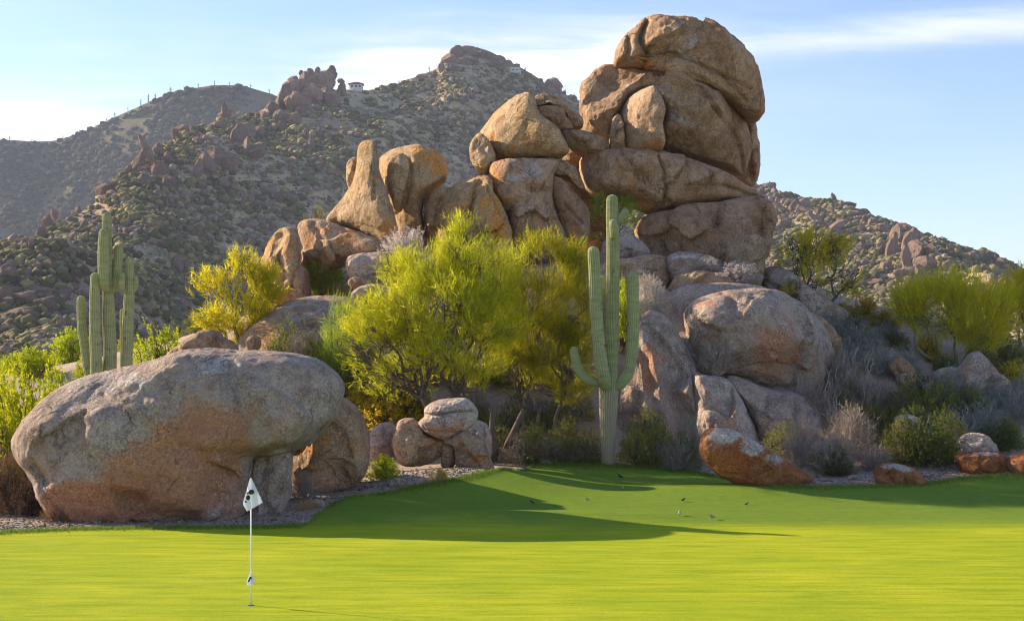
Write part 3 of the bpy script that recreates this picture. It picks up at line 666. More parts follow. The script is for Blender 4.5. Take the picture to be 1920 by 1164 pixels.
rock('boulder', 'rough low boulder tucked under the crack of the ledge', [(535, 540), (552, 505), (572, 500), (580, 530), (575, 570), (545, 582)], 58.6, 'brown', T=.7, sub=5, rough=1.5)
rock('boulder', 'greyish boulder beside the bright green bush under the ledge', [(655, 482), (690, 474), (735, 474), (750, 500), (730, 522), (700, 532), (665, 528), (650, 505)], 57.6, 'grey', T=.9, sub=5)
rock('boulder', 'flat dark stone in the shade below the greyish boulder', [(655, 524), (670, 519), (694, 524), (694, 537), (672, 541), (655, 536)], 56.8, 'brown', T=.4, sub=4)
rock('boulder', 'low rounded stone right of the dry orange shrub', [(660, 550), (684, 535), (712, 534), (726, 540), (718, 556), (690, 566), (664, 562)], 56.2, 'grey', T=.7, sub=5)
rock('boulder', 'pale sunlit stone at the left fringe of the lime tree', [(698, 562), (712, 546), (736, 544), (756, 554), (752, 576), (724, 584), (702, 578)], 55.6, 'orange', T=.7, sub=5)
rock('boulder', 'pale stone half hidden inside the crown of the lime tree', [(905, 540), (912, 525), (930, 521), (944, 535), (944, 560), (926, 572), (908, 565)], 56.5, 'orange', T=.6, sub=5)
rock('boulder', 'broad stone showing through the right half of the lime tree', [(960, 560), (990, 520), (1050, 510), (1100, 530), (1120, 590), (1080, 640), (990, 630)], 56.5, 'tan', T=1.2, sub=5)
rock('boulder', 'long low dome of bedrock on the slope above the big left boulder',
     [(432, 690), (446, 634), (466, 604), (500, 580), (540, 561), (590, 553), (650, 558), (700, 585), (725, 650), (700, 720), (600, 745), (480, 740)], 54.5, 'tan', T=2.6, p=2.4, rough=.6, frac=.5, ctr=(580, 650), tilt=(-.2, .6), pales=[(560, 575, 90, 22, .6), (640, 580, 50, 20, .5)], stains=[(490, 625, 40, 24, .6)])  # pale patches along the crest paint sunlight into the rock colour
rock('boulder', 'pinkish stone looking over the back of the big left boulder', [(318, 668), (348, 642), (380, 623), (405, 620), (416, 634), (434, 640), (442, 662), (430, 690), (350, 695)], 47, 'tan', T=1.2, sub=5, rough=1.1, grooves=[([(400, 640), (412, 665)], .1, .15)])
rock('boulder', 'small dark stone in the dry tuft left of the long low dome', [(462, 640), (470, 630), (484, 632), (490, 645), (482, 656), (466, 655)], 50.5, 'brown', T=.3, sub=4)

# --- the big boulder on the left
rock('boulder', 'enormous grey boulder with a red patch, overhanging on its right, beside the putting green',
     [(37, 830), (42, 800), (59, 776), (87, 744), (138, 713), (198, 697), (277, 677), (336, 657), (400, 652), (450, 655), (530, 661), (588, 675), (630, 706), (639, 730), (629, 773), (598, 818), (572, 836), (530, 849), (486, 858), (482, 890), (478, 940), (455, 985), (350, 1002), (200, 1000), (130, 976), (97, 938), (80, 900), (66, 884), (46, 862)],
     36.5, 'grey', T=2.35, ctr=(330, 815), sub=7, p=2.5, rough=.85, frac=.4, facets=5, tilt=(0.0, 0.16),
     grooves=[([(425, 690), (444, 735), (452, 780), (446, 820), (436, 860), (420, 900), (392, 945), (350, 990)], .22, .26), ([(478, 858), (510, 842), (560, 838), (606, 806)], .10, .35), ([(505, 750), (492, 800), (468, 850)], .30, .22),
              ([(60, 868), (90, 900)], .10, .2), ([(180, 720), (260, 740), (330, 700), (420, 675)], .18, .10), ([(120, 760), (180, 750), (240, 790)], .2, .08)],
     stains=[(365, 865, 105, 130, 1.1), (290, 905, 150, 90, .95), (160, 945, 85, 60, 1.1), (525, 800, 55, 50, .4)], pales=[(230, 710, 110, 22, .62), (400, 680, 90, 20, .6), (110, 770, 40, 30, .45), (570, 720, 50, 34, .30)])
rock('boulder', 'grey pillar stone propping up the overhang of the enormous boulder', [(476, 880), (484, 852), (515, 848), (545, 850), (546, 890), (541, 940), (524, 975), (500, 990), (478, 985), (474, 930)], 36.0, 'grey', T=.55, sub=6, p=3, rough=.7, grooves=[([(500, 855), (496, 930), (505, 975)], .06, .12)])
rock('boulder', 'rounded brown boulder half hidden behind the right end of the enormous boulder',
     [(540, 855), (560, 800), (600, 765), (636, 745), (665, 762), (684, 792), (692, 835), (689, 880), (668, 908), (620, 925), (560, 920)], 39.8, 'brown', T=1.3, sub=6, p=2.5, rough=.8, stains=[(590, 830, 40, 30, .6), (665, 850, 26, 30, .5)])
# --- the little stack in the middle
SG = 'boulders of the little stack'
rock('boulder', 'speckled loaf boulder lying on top of the little stack', [(785, 790), (795, 780), (794, 766), (805, 756), (829, 749), (855, 746), (875, 748), (888, 760), (896, 774), (893, 790), (879, 806), (857, 816), (841, 822), (820, 820), (798, 811), (787, 800)], 42.6, 'grey', T=.75, sub=6, p=2.4, rough=.8, facets=2, frac=.25,
     grooves=[([(794, 778), (825, 776), (858, 773), (893, 771)], .035, .16), ([(790, 806), (820, 810), (850, 812)], .05, .08)], stains=[(850, 808, 26, 12, .6), (815, 812, 20, 10, .5)], pales=[(870, 760, 22, 14, .5), (840, 752, 40, 8, .5)], group=SG)
rock('boulder', 'rough brown boulder under the left end of the loaf boulder', [(738, 826), (747, 790), (768, 785), (790, 796), (804, 814), (826, 822), (836, 829), (828, 854), (806, 868), (770, 874), (745, 860)], 43.0, 'tan', T=.8, sub=5, rough=1.6, facets=8, stains=[(815, 830, 20, 24, .6)], group=SG)
rock('boulder', 'leaning wedge boulder with an orange foot under the right end of the loaf boulder', [(847, 824), (857, 813), (878, 808), (904, 823), (914, 847), (929, 880), (931, 892), (905, 897), (866, 894), (855, 870), (852, 842)], 42.2, 'tan', T=.6, sub=6, p=2.6, facets=8,
     stains=[(895, 868, 18, 12, 1.0), (870, 885, 20, 10, .6)], grooves=[([(853, 842), (880, 855), (898, 878)], .06, .10)], group=SG)
rock('boulder', 'small dark stone pinched between the two lower stones of the stack', [(830, 836), (843, 832), (853, 842), (854, 868), (842, 882), (828, 872)], 42.8, 'brown', T=.4, sub=4, group=SG)
rock('boulder', 'bluish shaded boulder just behind the right side of the little stack', [(878, 800), (898, 788), (916, 800), (922, 830), (918, 862), (900, 868), (884, 840)], 44.2, 'grey', T=.5, sub=5, group=SG)
rock('boulder', 'low boulder in shade left of the little stack', [(690, 820), (708, 798), (735, 794), (748, 820), (745, 856), (715, 872), (692, 856)], 44.4, 'grey', T=.7, sub=5)

# --- the shaded mass on the right
RG = 'boulders of the shaded lower mass'
rock('boulder', 'sunlit flat slab running left behind the two front arms of the tall saguaro', [(1060, 545), (1100, 505), (1161, 486), (1206, 480), (1247, 482), (1256, 510), (1252, 545), (1235, 590), (1190, 610), (1110, 600), (1070, 580)], 57, 'tan', T=1.6, sub=6, p=2.6, pales=[(1200, 495, 50, 12, .6)], group=RG)
rock('boulder', 'low pale slab with rounded nose above the arched brown boulder', [(1250, 486), (1268, 473), (1300, 477), (1330, 486), (1362, 512), (1380, 528), (1340, 530), (1300, 520), (1266, 530), (1252, 515)], 56.4, 'grey', T=1.0, sub=5, pales=[(1285, 482, 34, 8, .7)], group=RG)
rock('boulder', 'arched brown boulder resting on the great round boulder', [(1252, 560), (1256, 535), (1272, 518), (1305, 507), (1340, 510), (1372, 526), (1400, 543), (1380, 556), (1352, 552), (1320, 570), (1290, 600), (1275, 618), (1258, 605)], 55.2, 'brown', T=1.3, sub=6, ctr=(1300, 550), stains=[(1310, 535, 40, 20, .5)], group=RG)
rock('boulder', 'great round grey boulder with a rusty patch in the middle of the shaded mass',
     [(1278, 600), (1286, 580), (1305, 562), (1356, 545), (1429, 541), (1485, 560), (1515, 590), (1529, 636), (1524, 675), (1522, 735), (1485, 734), (1421, 724), (1361, 707), (1305, 702), (1289, 655)], 52.6, 'grey', T=2.3, ctr=(1400, 635), sub=6, p=2.7, rough=.9, frac=.7,
     grooves=[([(1356, 548), (1372, 560), (1376, 580)], .10, .2), ([(1420, 665), (1440, 632), (1500, 660)], .3, .12), ([(1310, 590), (1330, 640), (1350, 690)], .3, .10)],
     stains=[(1470, 655, 55, 55, .62), (1325, 570, 30, 18, .6)], pales=[(1420, 570, 70, 24, .45), (1430, 690, 50, 20, .5)], group=RG)
rock('boulder', 'tall smooth slab sloping down right of the tall saguaro',
     [(1180, 640), (1198, 600), (1210, 585), (1227, 577), (1250, 590), (1268, 612), (1282, 640), (1296, 671), (1308, 705), (1322, 774), (1335, 870), (1250, 885), (1165, 880), (1150, 800), (1165, 720)], 50.9, 'grey', T=1.6, p=2.8, ctr=(1235, 740), rough=.9, tilt=(0, .22),
     grooves=[([(1218, 590), (1235, 650), (1262, 720), (1280, 800)], .35, .3), ([(1195, 640), (1215, 690), (1230, 780)], .2, .25), ([(1300, 690), (1306, 745)], .08, .15)], stains=[(1205, 690, 20, 70, .7), (1240, 800, 40, 30, .4)], pales=[(1228, 620, 20, 50, .4)], group=RG)
rock('boulder', 'brown rough block between the smooth sloping slab and the saguaro', [(1165, 560), (1195, 545), (1240, 540), (1262, 560), (1262, 610), (1225, 600), (1200, 620), (1185, 680), (1160, 690), (1150, 620)], 54.6, 'brown', T=1.3, sub=5, rough=1.4, group=RG)
rock('boulder', 'lower front boulder under the left half of the great round boulder', [(1296, 712), (1306, 700), (1340, 704), (1365, 712), (1388, 745), (1412, 815), (1420, 880), (1330, 890), (1300, 830)], 49.8, 'grey', T=1.7, p=2.9, sub=6, tilt=(0, .15), stains=[(1350, 790, 30, 30, .35)], group=RG)
rock('boulder', 'lower front boulder under the right half of the great round boulder', [(1362, 712), (1380, 706), (1429, 726), (1485, 738), (1525, 752), (1540, 800), (1535, 880), (1420, 890), (1407, 817), (1390, 760)], 50.0, 'grey', T=1.8, p=2.8, sub=6, tilt=(0, .15), stains=[(1450, 790, 30, 24, .3)], group=RG)
rock('boulder', 'broad pale bedrock filling the joints between the boulders of the shaded mass', [(1215, 600), (1260, 545), (1350, 530), (1450, 545), (1530, 600), (1560, 700), (1560, 860), (1400, 880), (1240, 870), (1190, 760)], 54.2, 'grey', T=2.4, p=3.4, group=RG)
rock('boulder', 'narrow boulder leaning on the right side of the great round boulder', [(1516, 600), (1530, 592), (1548, 606), (1568, 630), (1577, 655), (1574, 684), (1548, 690), (1530, 684), (1524, 640)], 54.4, 'brown', T=1.0, sub=5, group=RG)
rock('boulder', 'upright sunlit block at the right foot of the tower beside the pale plumes', [(1362, 480), (1368, 460), (1390, 446), (1418, 441), (1437, 456), (1434, 490), (1429, 520), (1420, 540), (1398, 540), (1372, 510)], 57.6, 'tan', T=.9, sub=5, facets=8, p=2.9)
rock('boulder', 'grey shoulder of bedrock behind the great round boulder, under the leaning tree', [(1420, 520), (1450, 500), (1480, 520), (1530, 560), (1580, 590), (1600, 630), (1560, 640), (1460, 600)], 58.5, 'grey', T=2.0, sub=5)
# --- lichen boulders along the edge of the lawn
g0 = ground_at(1430, 912)
rock('boulder', 'long rust-red boulder with a white crusted top leaning at the lawn edge',
     [(1311, 842), (1314, 820), (1328, 806), (1348, 800), (1386, 811), (1438, 841), (1489, 872), (1520, 892), (1526, 902), (1500, 908), (1464, 916), (1438, 922), (1395, 914), (1343, 888), (1318, 862)], float(g0[1]) + .6, 'lichen', T=.75, sub=6, p=2.5, rough=.8, frac=.35, ctr=(1400, 862), facets=5,
     pales=[(1360, 815, 46, 20, 1.0), (1410, 836, 36, 20, .8), (1450, 856, 30, 14, .6)], stains=[(1360, 870, 40, 30, .5)])
LG = 'low boulders along the right lawn edge'
rock('boulder', 'low rusty boulder by itself on the dirt strip right of the long rust-red boulder', [(1641, 890), (1646, 876), (1662, 869), (1692, 871), (1716, 882), (1737, 900), (1730, 912), (1700, 917), (1660, 914), (1645, 904)], float(ground_at(1690, 912)[1]) + .4, 'lichen', T=.5, sub=5, pales=[(1690, 876, 40, 9, .75), (1660, 880, 14, 8, .6)], group=LG)
rock('boulder', 'squat rust-red boulder at the lawn edge under the rounded grey one', [(1795, 866), (1800, 852), (1838, 846), (1878, 851), (1890, 870), (1884, 888), (1850, 893), (1812, 887)], float(ground_at(1840, 890)[1]) + .5, 'lichen', T=.6, sub=5, pales=[(1845, 852, 40, 7, .7)], group=LG)
rock('boulder', 'rounded grey boulder sitting behind the squat rust-red one', [(1797, 840), (1800, 822), (1820, 811), (1848, 815), (1864, 832), (1872, 850), (1850, 862), (1808, 862)], float(ground_at(1840, 890)[1]) + 1.5, 'grey', T=.6, sub=5, p=2.3, rough=.7, group=LG)
rock('boulder', 'rusty boulder cut off by the right edge of the view at the lawn', [(1886, 866), (1905, 853), (1950, 848), (1985, 862), (1985, 895), (1930, 900), (1895, 892)], float(ground_at(1910, 893)[1]) + .6, 'lichen', T=.7, sub=5, group=LG)
rock('boulder', 'pointed grey boulder with a steep left face near the right edge', [(1796, 700), (1808, 680), (1822, 661), (1838, 665), (1852, 684), (1872, 710), (1906, 728), (1910, 742), (1870, 760), (1830, 765), (1800, 740)], 53, 'grey', T=1.0, sub=6, rough=1.0, facets=8, stains=[(1815, 700, 14, 26, .6)], pales=[(1830, 672, 12, 12, .5)])
rock('boulder', 'flat stone beside the left foot of the pointed grey boulder', [(1750, 706), (1760, 692), (1786, 688), (1800, 698), (1795, 720), (1765, 726)], 53.6, 'grey', T=.6, sub=5)
rock('boulder', 'upper of two rounded stones amid the brush left of the pointed boulder', [(1664, 688), (1672, 674), (1690, 670), (1706, 684), (1718, 704), (1706, 716), (1680, 712)], 53.2, 'brown', T=.5, sub=5)
rock('boulder', 'lower of two rounded stones amid the brush left of the pointed boulder', [(1680, 712), (1692, 700), (1712, 702), (1728, 718), (1724, 734), (1696, 736)], 52.2, 'tan', T=.5, sub=5)
rock('boulder', 'broad pinkish bedrock hump in the slope between the two trees on the right', [(1610, 680), (1630, 655), (1662, 642), (1705, 650), (1738, 684), (1745, 720), (1690, 740), (1630, 720)], 56.5, 'grey', T=1.6, sub=5)
rock('boulder', 'small pale stone in the dark shrubs right of the rust-red boulder', [(1676, 796), (1682, 782), (1702, 777), (1722, 784), (1724, 802), (1702, 814), (1682, 808)], 48.6, 'grey', T=.4, sub=5, pales=[(1702, 784, 20, 8, .5)])
rock('boulder', 'pinkish stone under the yellow-green tree on the right', [(1712, 648), (1718, 632), (1740, 624), (1762, 634), (1770, 655), (1745, 668), (1720, 664)], 58.5, 'tan', T=.7, sub=5)
rock('boulder', 'sunlit stone beneath the tree at the right edge', [(1880, 695), (1892, 684), (1915, 682), (1930, 694), (1925, 712), (1894, 714)], 55.5, 'orange', T=.5, sub=5)
rock('boulder', 'small bluish stone low between the ashen shrubs beside the great round boulder', [(1530, 720), (1538, 704), (1556, 700), (1570, 712), (1566, 730), (1544, 736)], 52.5, 'grey', T=.4, sub=5)
for (x, y, w, lb) in ((745, 906, 17, 'pale fist-sized stone on the dirt below the little stack'), (712, 893, 12, 'grey stone beside the rounded green shrub'), (660, 905, 14, 'flat grey stone at the foot of the half hidden brown boulder'), (1026, 868, 12, 'lone stone on the dirt above the lawn left of the tall saguaro'), (596, 945, 14, 'tan stone beside the dead brush near the lawn tongue'), (1600, 895, 10, 'small stone on the dirt strip between the two rusty boulders')):
    gp = ground_at(x, y + 3); D = float(gp[1])
    rock('stone', lb, [(x - w, y + 3), (x - w * .8, y - w * .4), (x - w * .1, y - w * .62), (x + w * .7, y - w * .4), (x + w, y + 2), (x + w * .6, y + w * .4), (x - w * .6, y + w * .4)], D, 'grey', T=w * D / F * .8, sub=4, cat='stone', facets=8, rough=1.6)

# ------------------------------------------------------------------ vegetation
def rand_dir(r, n):
    v = r.normal(size=(n, 3)); return v / np.linalg.norm(v, axis=1)[:, None]

def blades(r, P, D, L, Wd, quad=False):
    """P bases, D unit directions, L lengths, Wd widths -> V, faces"""
    n = len(P); s = np.cross(D, rand_dir(r, n)); s /= np.linalg.norm(s, axis=1)[:, None] + 1e-9
    L = np.broadcast_to(L, (n,))[:, None]; Wd = np.broadcast_to(Wd, (n,))[:, None]
    if quad:
        V = np.stack([P, P + D * L * .45 + s * Wd / 2, P + D * L, P + D * L * .45 - s * Wd / 2], 1).reshape(-1, 3)
        return V, np.arange(n * 4).reshape(-1, 4)
    V = np.stack([P - s * Wd / 2, P + s * Wd / 2, P + D * L], 1).reshape(-1, 3)
    return V, np.arange(n * 3).reshape(-1, 3)

def wiggle(r, a, b, n=6, amp=0.08, sag=0.0):
    a, b = np.asarray(a, float), np.asarray(b, float); t = np.linspace(0, 1, n)[:, None]; L = np.linalg.norm(b - a)
    P = a + (b - a) * t; P[1:-1] += r.normal(size=(n - 2, 3)) * amp * L; P[:, 2] += (sag * L * np.sin(t[:, 0] * math.pi))
    return catmull(P, 3)

def spray(r, C, O, nper, tw_len, bl, bw, up=0.45, droop=0.0, spread=0.55, quad=False):
    """foliage sprays: at each centre C a twig pointing along O carries nper blades"""
    k = len(C)
    D = O + np.array([0, 0, up]) + r.normal(size=(k, 3)) * 0.45; D /= np.linalg.norm(D, axis=1)[:, None]
    t = r.uniform(-0.25, 1, (k, nper, 1)) * tw_len
    P = C[:, None] + D[:, None] * t + r.normal(size=(k, nper, 3)) * tw_len * 0.10
    dd = D[:, None] + r.normal(size=(k, nper, 3)) * spread; dd[..., 2] -= droop; dd = dd.reshape(-1, 3); dd /= np.linalg.norm(dd, axis=1)[:, None]
    P = P.reshape(-1, 3); n = len(P)
    V, Fc = blades(r, P, dd, bl * r.uniform(0.5, 1.3, n), bw * r.uniform(0.6, 1.3, n), quad)
    a = np.repeat(np.clip(r.uniform(0, 1, k)[:, None] * 0.8 + r.uniform(0, .2, (k, nper)), 0, 1).ravel(), 4 if quad else 3)
    return V, Fc, a

def tree(name, label, cat, base, blobs, leafm, barkm, n_tw, nper=26, tw=0.45, bl=0.28, bw=0.018, trunk_r=0.13, trunks=3, up=0.5, seed=1, dy=1.0, group=None, hang=0.0, quad=False, limbs=7, inner=0.25, spread=0.55):
    """blobs = [(px, py, rx, ry[, depth offset])] in photo pixels at the distance of the base"""
    r = np.random.default_rng(seed); base = np.asarray(base, float); Y = base[1]
    root = empty(name, base); tag(root, label, cat, group)
    B = []
    for b in blobs:
        c = W(b[0], b[1], Y); c[1] += b[4] if len(b) > 4 else 0
        B.append((c, np.array([b[2] * Y / F, (b[2] + b[3]) / 2 * Y / F * dy, b[3] * Y / F])))
    vol = np.array([np.prod(x[1]) ** 0.72 for x in B]); pk = r.choice(len(B), n_tw, p=vol / vol.sum())
    u = rand_dir(r, n_tw); rad = r.uniform(inner, 1, n_tw) ** 0.6
    Cc = np.array([B[k][0] for k in pk]); Rr = np.array([B[k][1] for k in pk])
    C = Cc + Rr * u * rad[:, None]
    # break the crown up into clumps with gaps
    dn = fbm(C - base, 1.1, 3, seed); keep = dn > np.quantile(dn, 0.50)
    C = C[keep]; u = u[keep]
    ok = C[:, 2] > ground_h(C[:, 0], C[:, 1]) + 0.1; C = C[ok]; u = u[ok]
    O = C - (base + np.array([0, 0, 0.2])); O /= np.linalg.norm(O, axis=1)[:, None]
    V, Fc, a = spray(r, C, O * .7 + u * .3, nper, tw, bl, bw, up, hang, spread, quad)
    # limbs
    g = Geo(); tips = []
    order = np.argsort([-x[1][0] for x in B])
    trunk_dirs = []
    for k in range(trunks):
        a0 = r.uniform(-1, 1) * .8 if trunks > 1 else 0
        trunk_dirs.append((k, a0))
    starts = []
    cmean = np.mean([x[0] for x in B], 0)
    for k in range(trunks):
        off = np.array([(k - (trunks - 1) / 2) * trunk_r * 1.6, r.uniform(-.1, .1), -0.15])
        tgt = base + (cmean - base) * np.array([.25, .25, .42]) + np.array([(k - (trunks - 1) / 2) * (np.ptp([x[0][0] for x in B]) * .18 + .25), r.uniform(-.4, .4), r.uniform(-.2, .3)])
        path = wiggle(r, base + off, tgt, 6, 0.05); g.tube(path, np.linspace(trunk_r, trunk_r * .55, len(path)), 8)
        starts.append((tgt, trunk_r * .55))
    for c, R in B:
        k = int(np.argmin([np.linalg.norm(s[0] - c) + (0 if s[0][2] < c[2] + .3 else 3) for s in starts])); s, rr = starts[k]
        path = wiggle(r, s, c, 7, 0.06, .06); g.tube(path, np.linspace(rr * .8, rr * .32, len(path)), 6)
        m = len(path)
        for j in range(limbs):
            q = path[int(r.uniform(.35, 1) * (m - 1))]; e = c + R * rand_dir(r, 1)[0] * r.uniform(.6, .95); e[2] = max(e[2], q[2] - R[2] * .5)
            p2 = wiggle(r, q, e, 6, 0.08, .05); g.tube(p2, np.linspace(rr * .3, .010, len(p2)), 5)
            for jj in range(4):
                q2 = p2[int(r.uniform(.3, 1) * (len(p2) - 1))]; e2 = q2 + (rand_dir(r, 1)[0] * .7 + (e - q) / (np.linalg.norm(e - q) + 1e-6)) * r.uniform(.3, .8) * min(1, R[0])
                p3 = wiggle(r, q2, e2, 4, 0.08); g.tube(p3, np.linspace(.014, .005, len(p3)), 4)
    g.V = [v - base for v in g.V]
    tr = g.build('trunk', M[barkm], root)
    mesh_np('crown', V - base, [Fc], M[leafm], False, {'rnd': a}, root)
    return root

def shrub_proto(kind, seed):
    """a shrub about 1 m wide and 1 m high, base at the origin"""
    r = np.random.default_rng(seed); root = empty(kind_names[kind]); g = Geo()
    leafm, barkm, nst, ntw, nper, bl, bw, quad, up, spread, tw = KINDS[kind]
    tips = []
    for i in range(nst):
        a = r.uniform(0, 6.28); e = np.array([math.cos(a), math.sin(a), 0]) * r.uniform(.05, .5); e[2] = r.uniform(.35, .98) * math.sqrt(max(.1, 1 - (np.hypot(e[0], e[1]) / .56) ** 2))
        s0 = np.array([e[0] * .12, e[1] * .12, -.05]); p = wiggle(r, s0, e, 5, .07, .03); g.tube(p, np.linspace(.016, .005, len(p)), 4)
        for j in range(5):
            q = p[int(r.uniform(.3, 1) * (len(p) - 1))]; e2 = q + (rand_dir(r, 1)[0] + np.array([0, 0, .6])) * r.uniform(.07, .2); p2 = wiggle(r, q, e2, 3, .1); g.tube(p2, np.linspace(.005, .002, len(p2)), 3); tips.append(e2)
    g.build('stems', M[barkm], root)
    u = rand_dir(r, ntw); u[:, 2] = np.abs(u[:, 2]); rad = r.uniform(.12, 1, ntw) ** .5
    C = u * rad[:, None] * np.array([.5, .5, .86]); C[:, 2] += .03
    lump = 1 + .30 * fbm(u, 2.2, 2, seed); C *= lump[:, None]
    dn = fbm(C, 4.0, 2, seed + 1); kp = dn > np.quantile(dn, .22); C = C[kp]; u = u[kp]
    V, Fc, a = spray(r, C, u, nper, tw, bl, bw, up, 0, spread, quad)
    V[:, 2] = np.maximum(V[:, 2], 0.0)
    mesh_np('foliage', V, [Fc], M[leafm], False, {'rnd': a}, root)
    return root

#            leaf       bark     stems twigs per  len   width quad  up  spread twig
KINDS = {
    'lime':   ('lime', 'stem_d', 26, 900, 12, .050, .020, True, .35, .8, .10),
    'fresh':  ('fresh', 'stem_g', 22, 700, 16, .11, .009, False, .6, .5, .16),
    'olive':  ('olive', 'stem_d', 26, 800, 12, .038, .018, True, .3, .9, .10),
    'dark':   ('dark', 'stem_d', 24, 800, 12, .045, .020, True, .3, .9, .10),
    'yellow': ('yellow', 'stem_d', 24, 750, 12, .045, .024, True, .3, .9, .09),
    'grey':   ('greybush', 'stem_p', 44, 480, 11, .12, .0085, False, .35, .75, .16),
    'purple': ('purple', 'stem_p', 36, 620, 12, .07, .011, False, .4, .7, .13),
    'brown':  ('brown_t', 'stem_d', 44, 520, 12, .12, .0085, False, .1, 1.0, .16),
    'white':  ('white', 'stem_p', 30, 420, 26, .04, .017, True, .5, .5, .17),
    'straw':  ('straw', 'stem_p', 20, 450, 12, .06, .012, False, .5, .7, .12),
}
kind_names = {'lime': 'creosote_bush', 'fresh': 'green_bush', 'olive': 'olive_shrub', 'dark': 'dark_shrub', 'yellow': 'brittlebush', 'grey': 'bare_shrub', 'purple': 'sage_shrub', 'brown': 'dead_brush', 'white': 'plumed_shrub', 'straw': 'dry_shrub'}
cats = {'lime': 'bush', 'fresh': 'bush', 'olive': 'shrub', 'dark': 'shrub', 'yellow': 'bush', 'grey': 'shrub', 'purple': 'shrub', 'brown': 'brush', 'white': 'shrub', 'straw': 'shrub'}
_protos = {}; _sr = np.random.default_rng(99)
def shrub(kind, px, pyb, w, h, label, D=None, group=None, dyf=1.0, rest=False):
    """px centre, pyb base row, w h pixel size; D overrides the distance found on the ground"""
    v = int(_sr.integers(0, 2)); key = (kind, v)
    if rest: p = W(px, pyb, D)
    elif D is None: p = ground_at(px, pyb)
    else:
        X = (px - 960) * D / F; p = np.array([X, D, gz(X, D)])
        top = CH + (HOR - (pyb - h)) * D / F; h = max(h, (top - p[2]) * F / D) if top > p[2] else h
    D = p[1]; sx = w * D / F; sz = h * D / F / .92
    if key not in _protos:
        o = shrub_proto(kind, 500 + len(_protos) * 7); _protos[key] = o
    else: o = copy_tree(_protos[key])
    o.location = (p[0], p[1], p[2] - .03); o.scale = (sx, sx * dyf, sz); o.rotation_euler = (0, 0, float(_sr.uniform(0, 6.28)))
    tag(o, label, cats[kind], group)
    if group is None and 'group' in o: del o['group']
    return o

# --- palo verdes
tb = ground_at(915, 838); tb[1] = 45.8; tb[0] = (915 - 960) * 45.8 / F; tb[2] = gz(tb[0], tb[1])
tree('paloverde_tree', 'large bright lime palo verde spreading in front of the tower, centre of the view', 'tree', tb,
     [(880, 480, 62, 42), (800, 520, 62, 44, .4), (760, 590, 70, 52), (835, 575, 80, 60, -.5), (700, 615, 50, 38), (710, 670, 60, 44), (925, 520, 60, 55, .3), (745, 700, 46, 36), (830, 660, 60, 50, -.3), (930, 610, 66, 50), (870, 440, 40, 22), (745, 510, 32, 32, .5), (905, 680, 60, 44, .6), (720, 715, 46, 34), (780, 715, 56, 36), (860, 725, 60, 34), (655, 650, 34, 34)],
     'paloverde', 'stem_d', 4000, 22, .55, .27, .020, .14, 4, .5, 11, dy=1.4, group=None)
tb2 = np.array([(1010 - 960) * 47.4 / F, 47.4, 0]); tb2[2] = gz(tb2[0], tb2[1])
tree('paloverde_tree', 'second lime palo verde growing just left of the tall saguaro', 'tree', tb2,
     [(1015, 480, 36, 30), (1040, 520, 58, 50), (990, 570, 60, 60), (1060, 590, 52, 58), (1010, 650, 64, 50), (1080, 500, 28, 30), (1085, 660, 34, 44), (960, 690, 50, 36), (1000, 720, 56, 36), (1060, 725, 50, 36), (950, 745, 40, 26)],
     'paloverde', 'stem_d', 1900, 26, .55, .28, .021, .09, 3, .5, 12)
b = ground_at(445, 665)
tree('paloverde_tree', 'yellow-green palo verde left of the egg-shaped boulder', 'tree', b,
     [(470, 510, 36, 30), (410, 545, 52, 36), (480, 570, 44, 44), (430, 600, 60, 36), (385, 590, 38, 30), (455, 490, 20, 18), (505, 540, 24, 30)], 'palodim', 'stem_g', 1100, 22, .42, .26, .030, .09, 3, .5, 13)
b = ground_at(1522, 600); 
tree('paloverde_tree', 'dark-limbed open palo verde leaning over the shaded boulders right of the tower', 'tree', b,
     [(1490, 490, 38, 34), (1560, 480, 44, 34), (1530, 530, 60, 40), (1480, 545, 24, 28, -.4), (1590, 530, 30, 36), (1540, 455, 50, 20), (1500, 455, 24, 20)], 'palodim', 'stem_d', 480, 20, .40, .24, .028, .10, 4, .5, 14, limbs=12)
b = ground_at(1790, 690)
tree('paloverde_tree', 'broad upright yellow-green palo verde near the right edge', 'tree', b,
     [(1790, 565, 60, 34), (1730, 590, 50, 28), (1850, 580, 50, 40), (1790, 610, 80, 34), (1840, 630, 50, 36), (1715, 575, 34, 22)], 'palodim', 'stem_g', 1000, 24, .8, .40, .030, .10, 5, 1.1, 15, spread=.35)
b = ground_at(1905, 690); b[1] += 1; b[2] = gz(b[0], b[1])
tree('paloverde_tree', 'palo verde cut off by the right edge of the view', 'tree', b,
     [(1900, 575, 40, 36), (1950, 570, 50, 50), (1910, 620, 50, 44), (1960, 640, 50, 40)], 'palodim', 'stem_g', 600, 24, .8, .40, .030, .09, 4, 1.1, 16, spread=.35)
b = ground_at(1145, 480); b = np.array([(1148 - 960) * 61 / F, 61.0, 0]); b[2] = gz(b[0], b[1])
tree('evergreen_shrub', 'dark green shrub filling the nook of the tower behind the saguaro top', 'shrub', b,
     [(1130, 400, 34, 34), (1170, 405, 34, 32), (1150, 385, 36, 22), (1140, 440, 40, 22)], 'fresh', 'stem_d', 420, 20, .3, .2, .020, .06, 3, .4, 17)

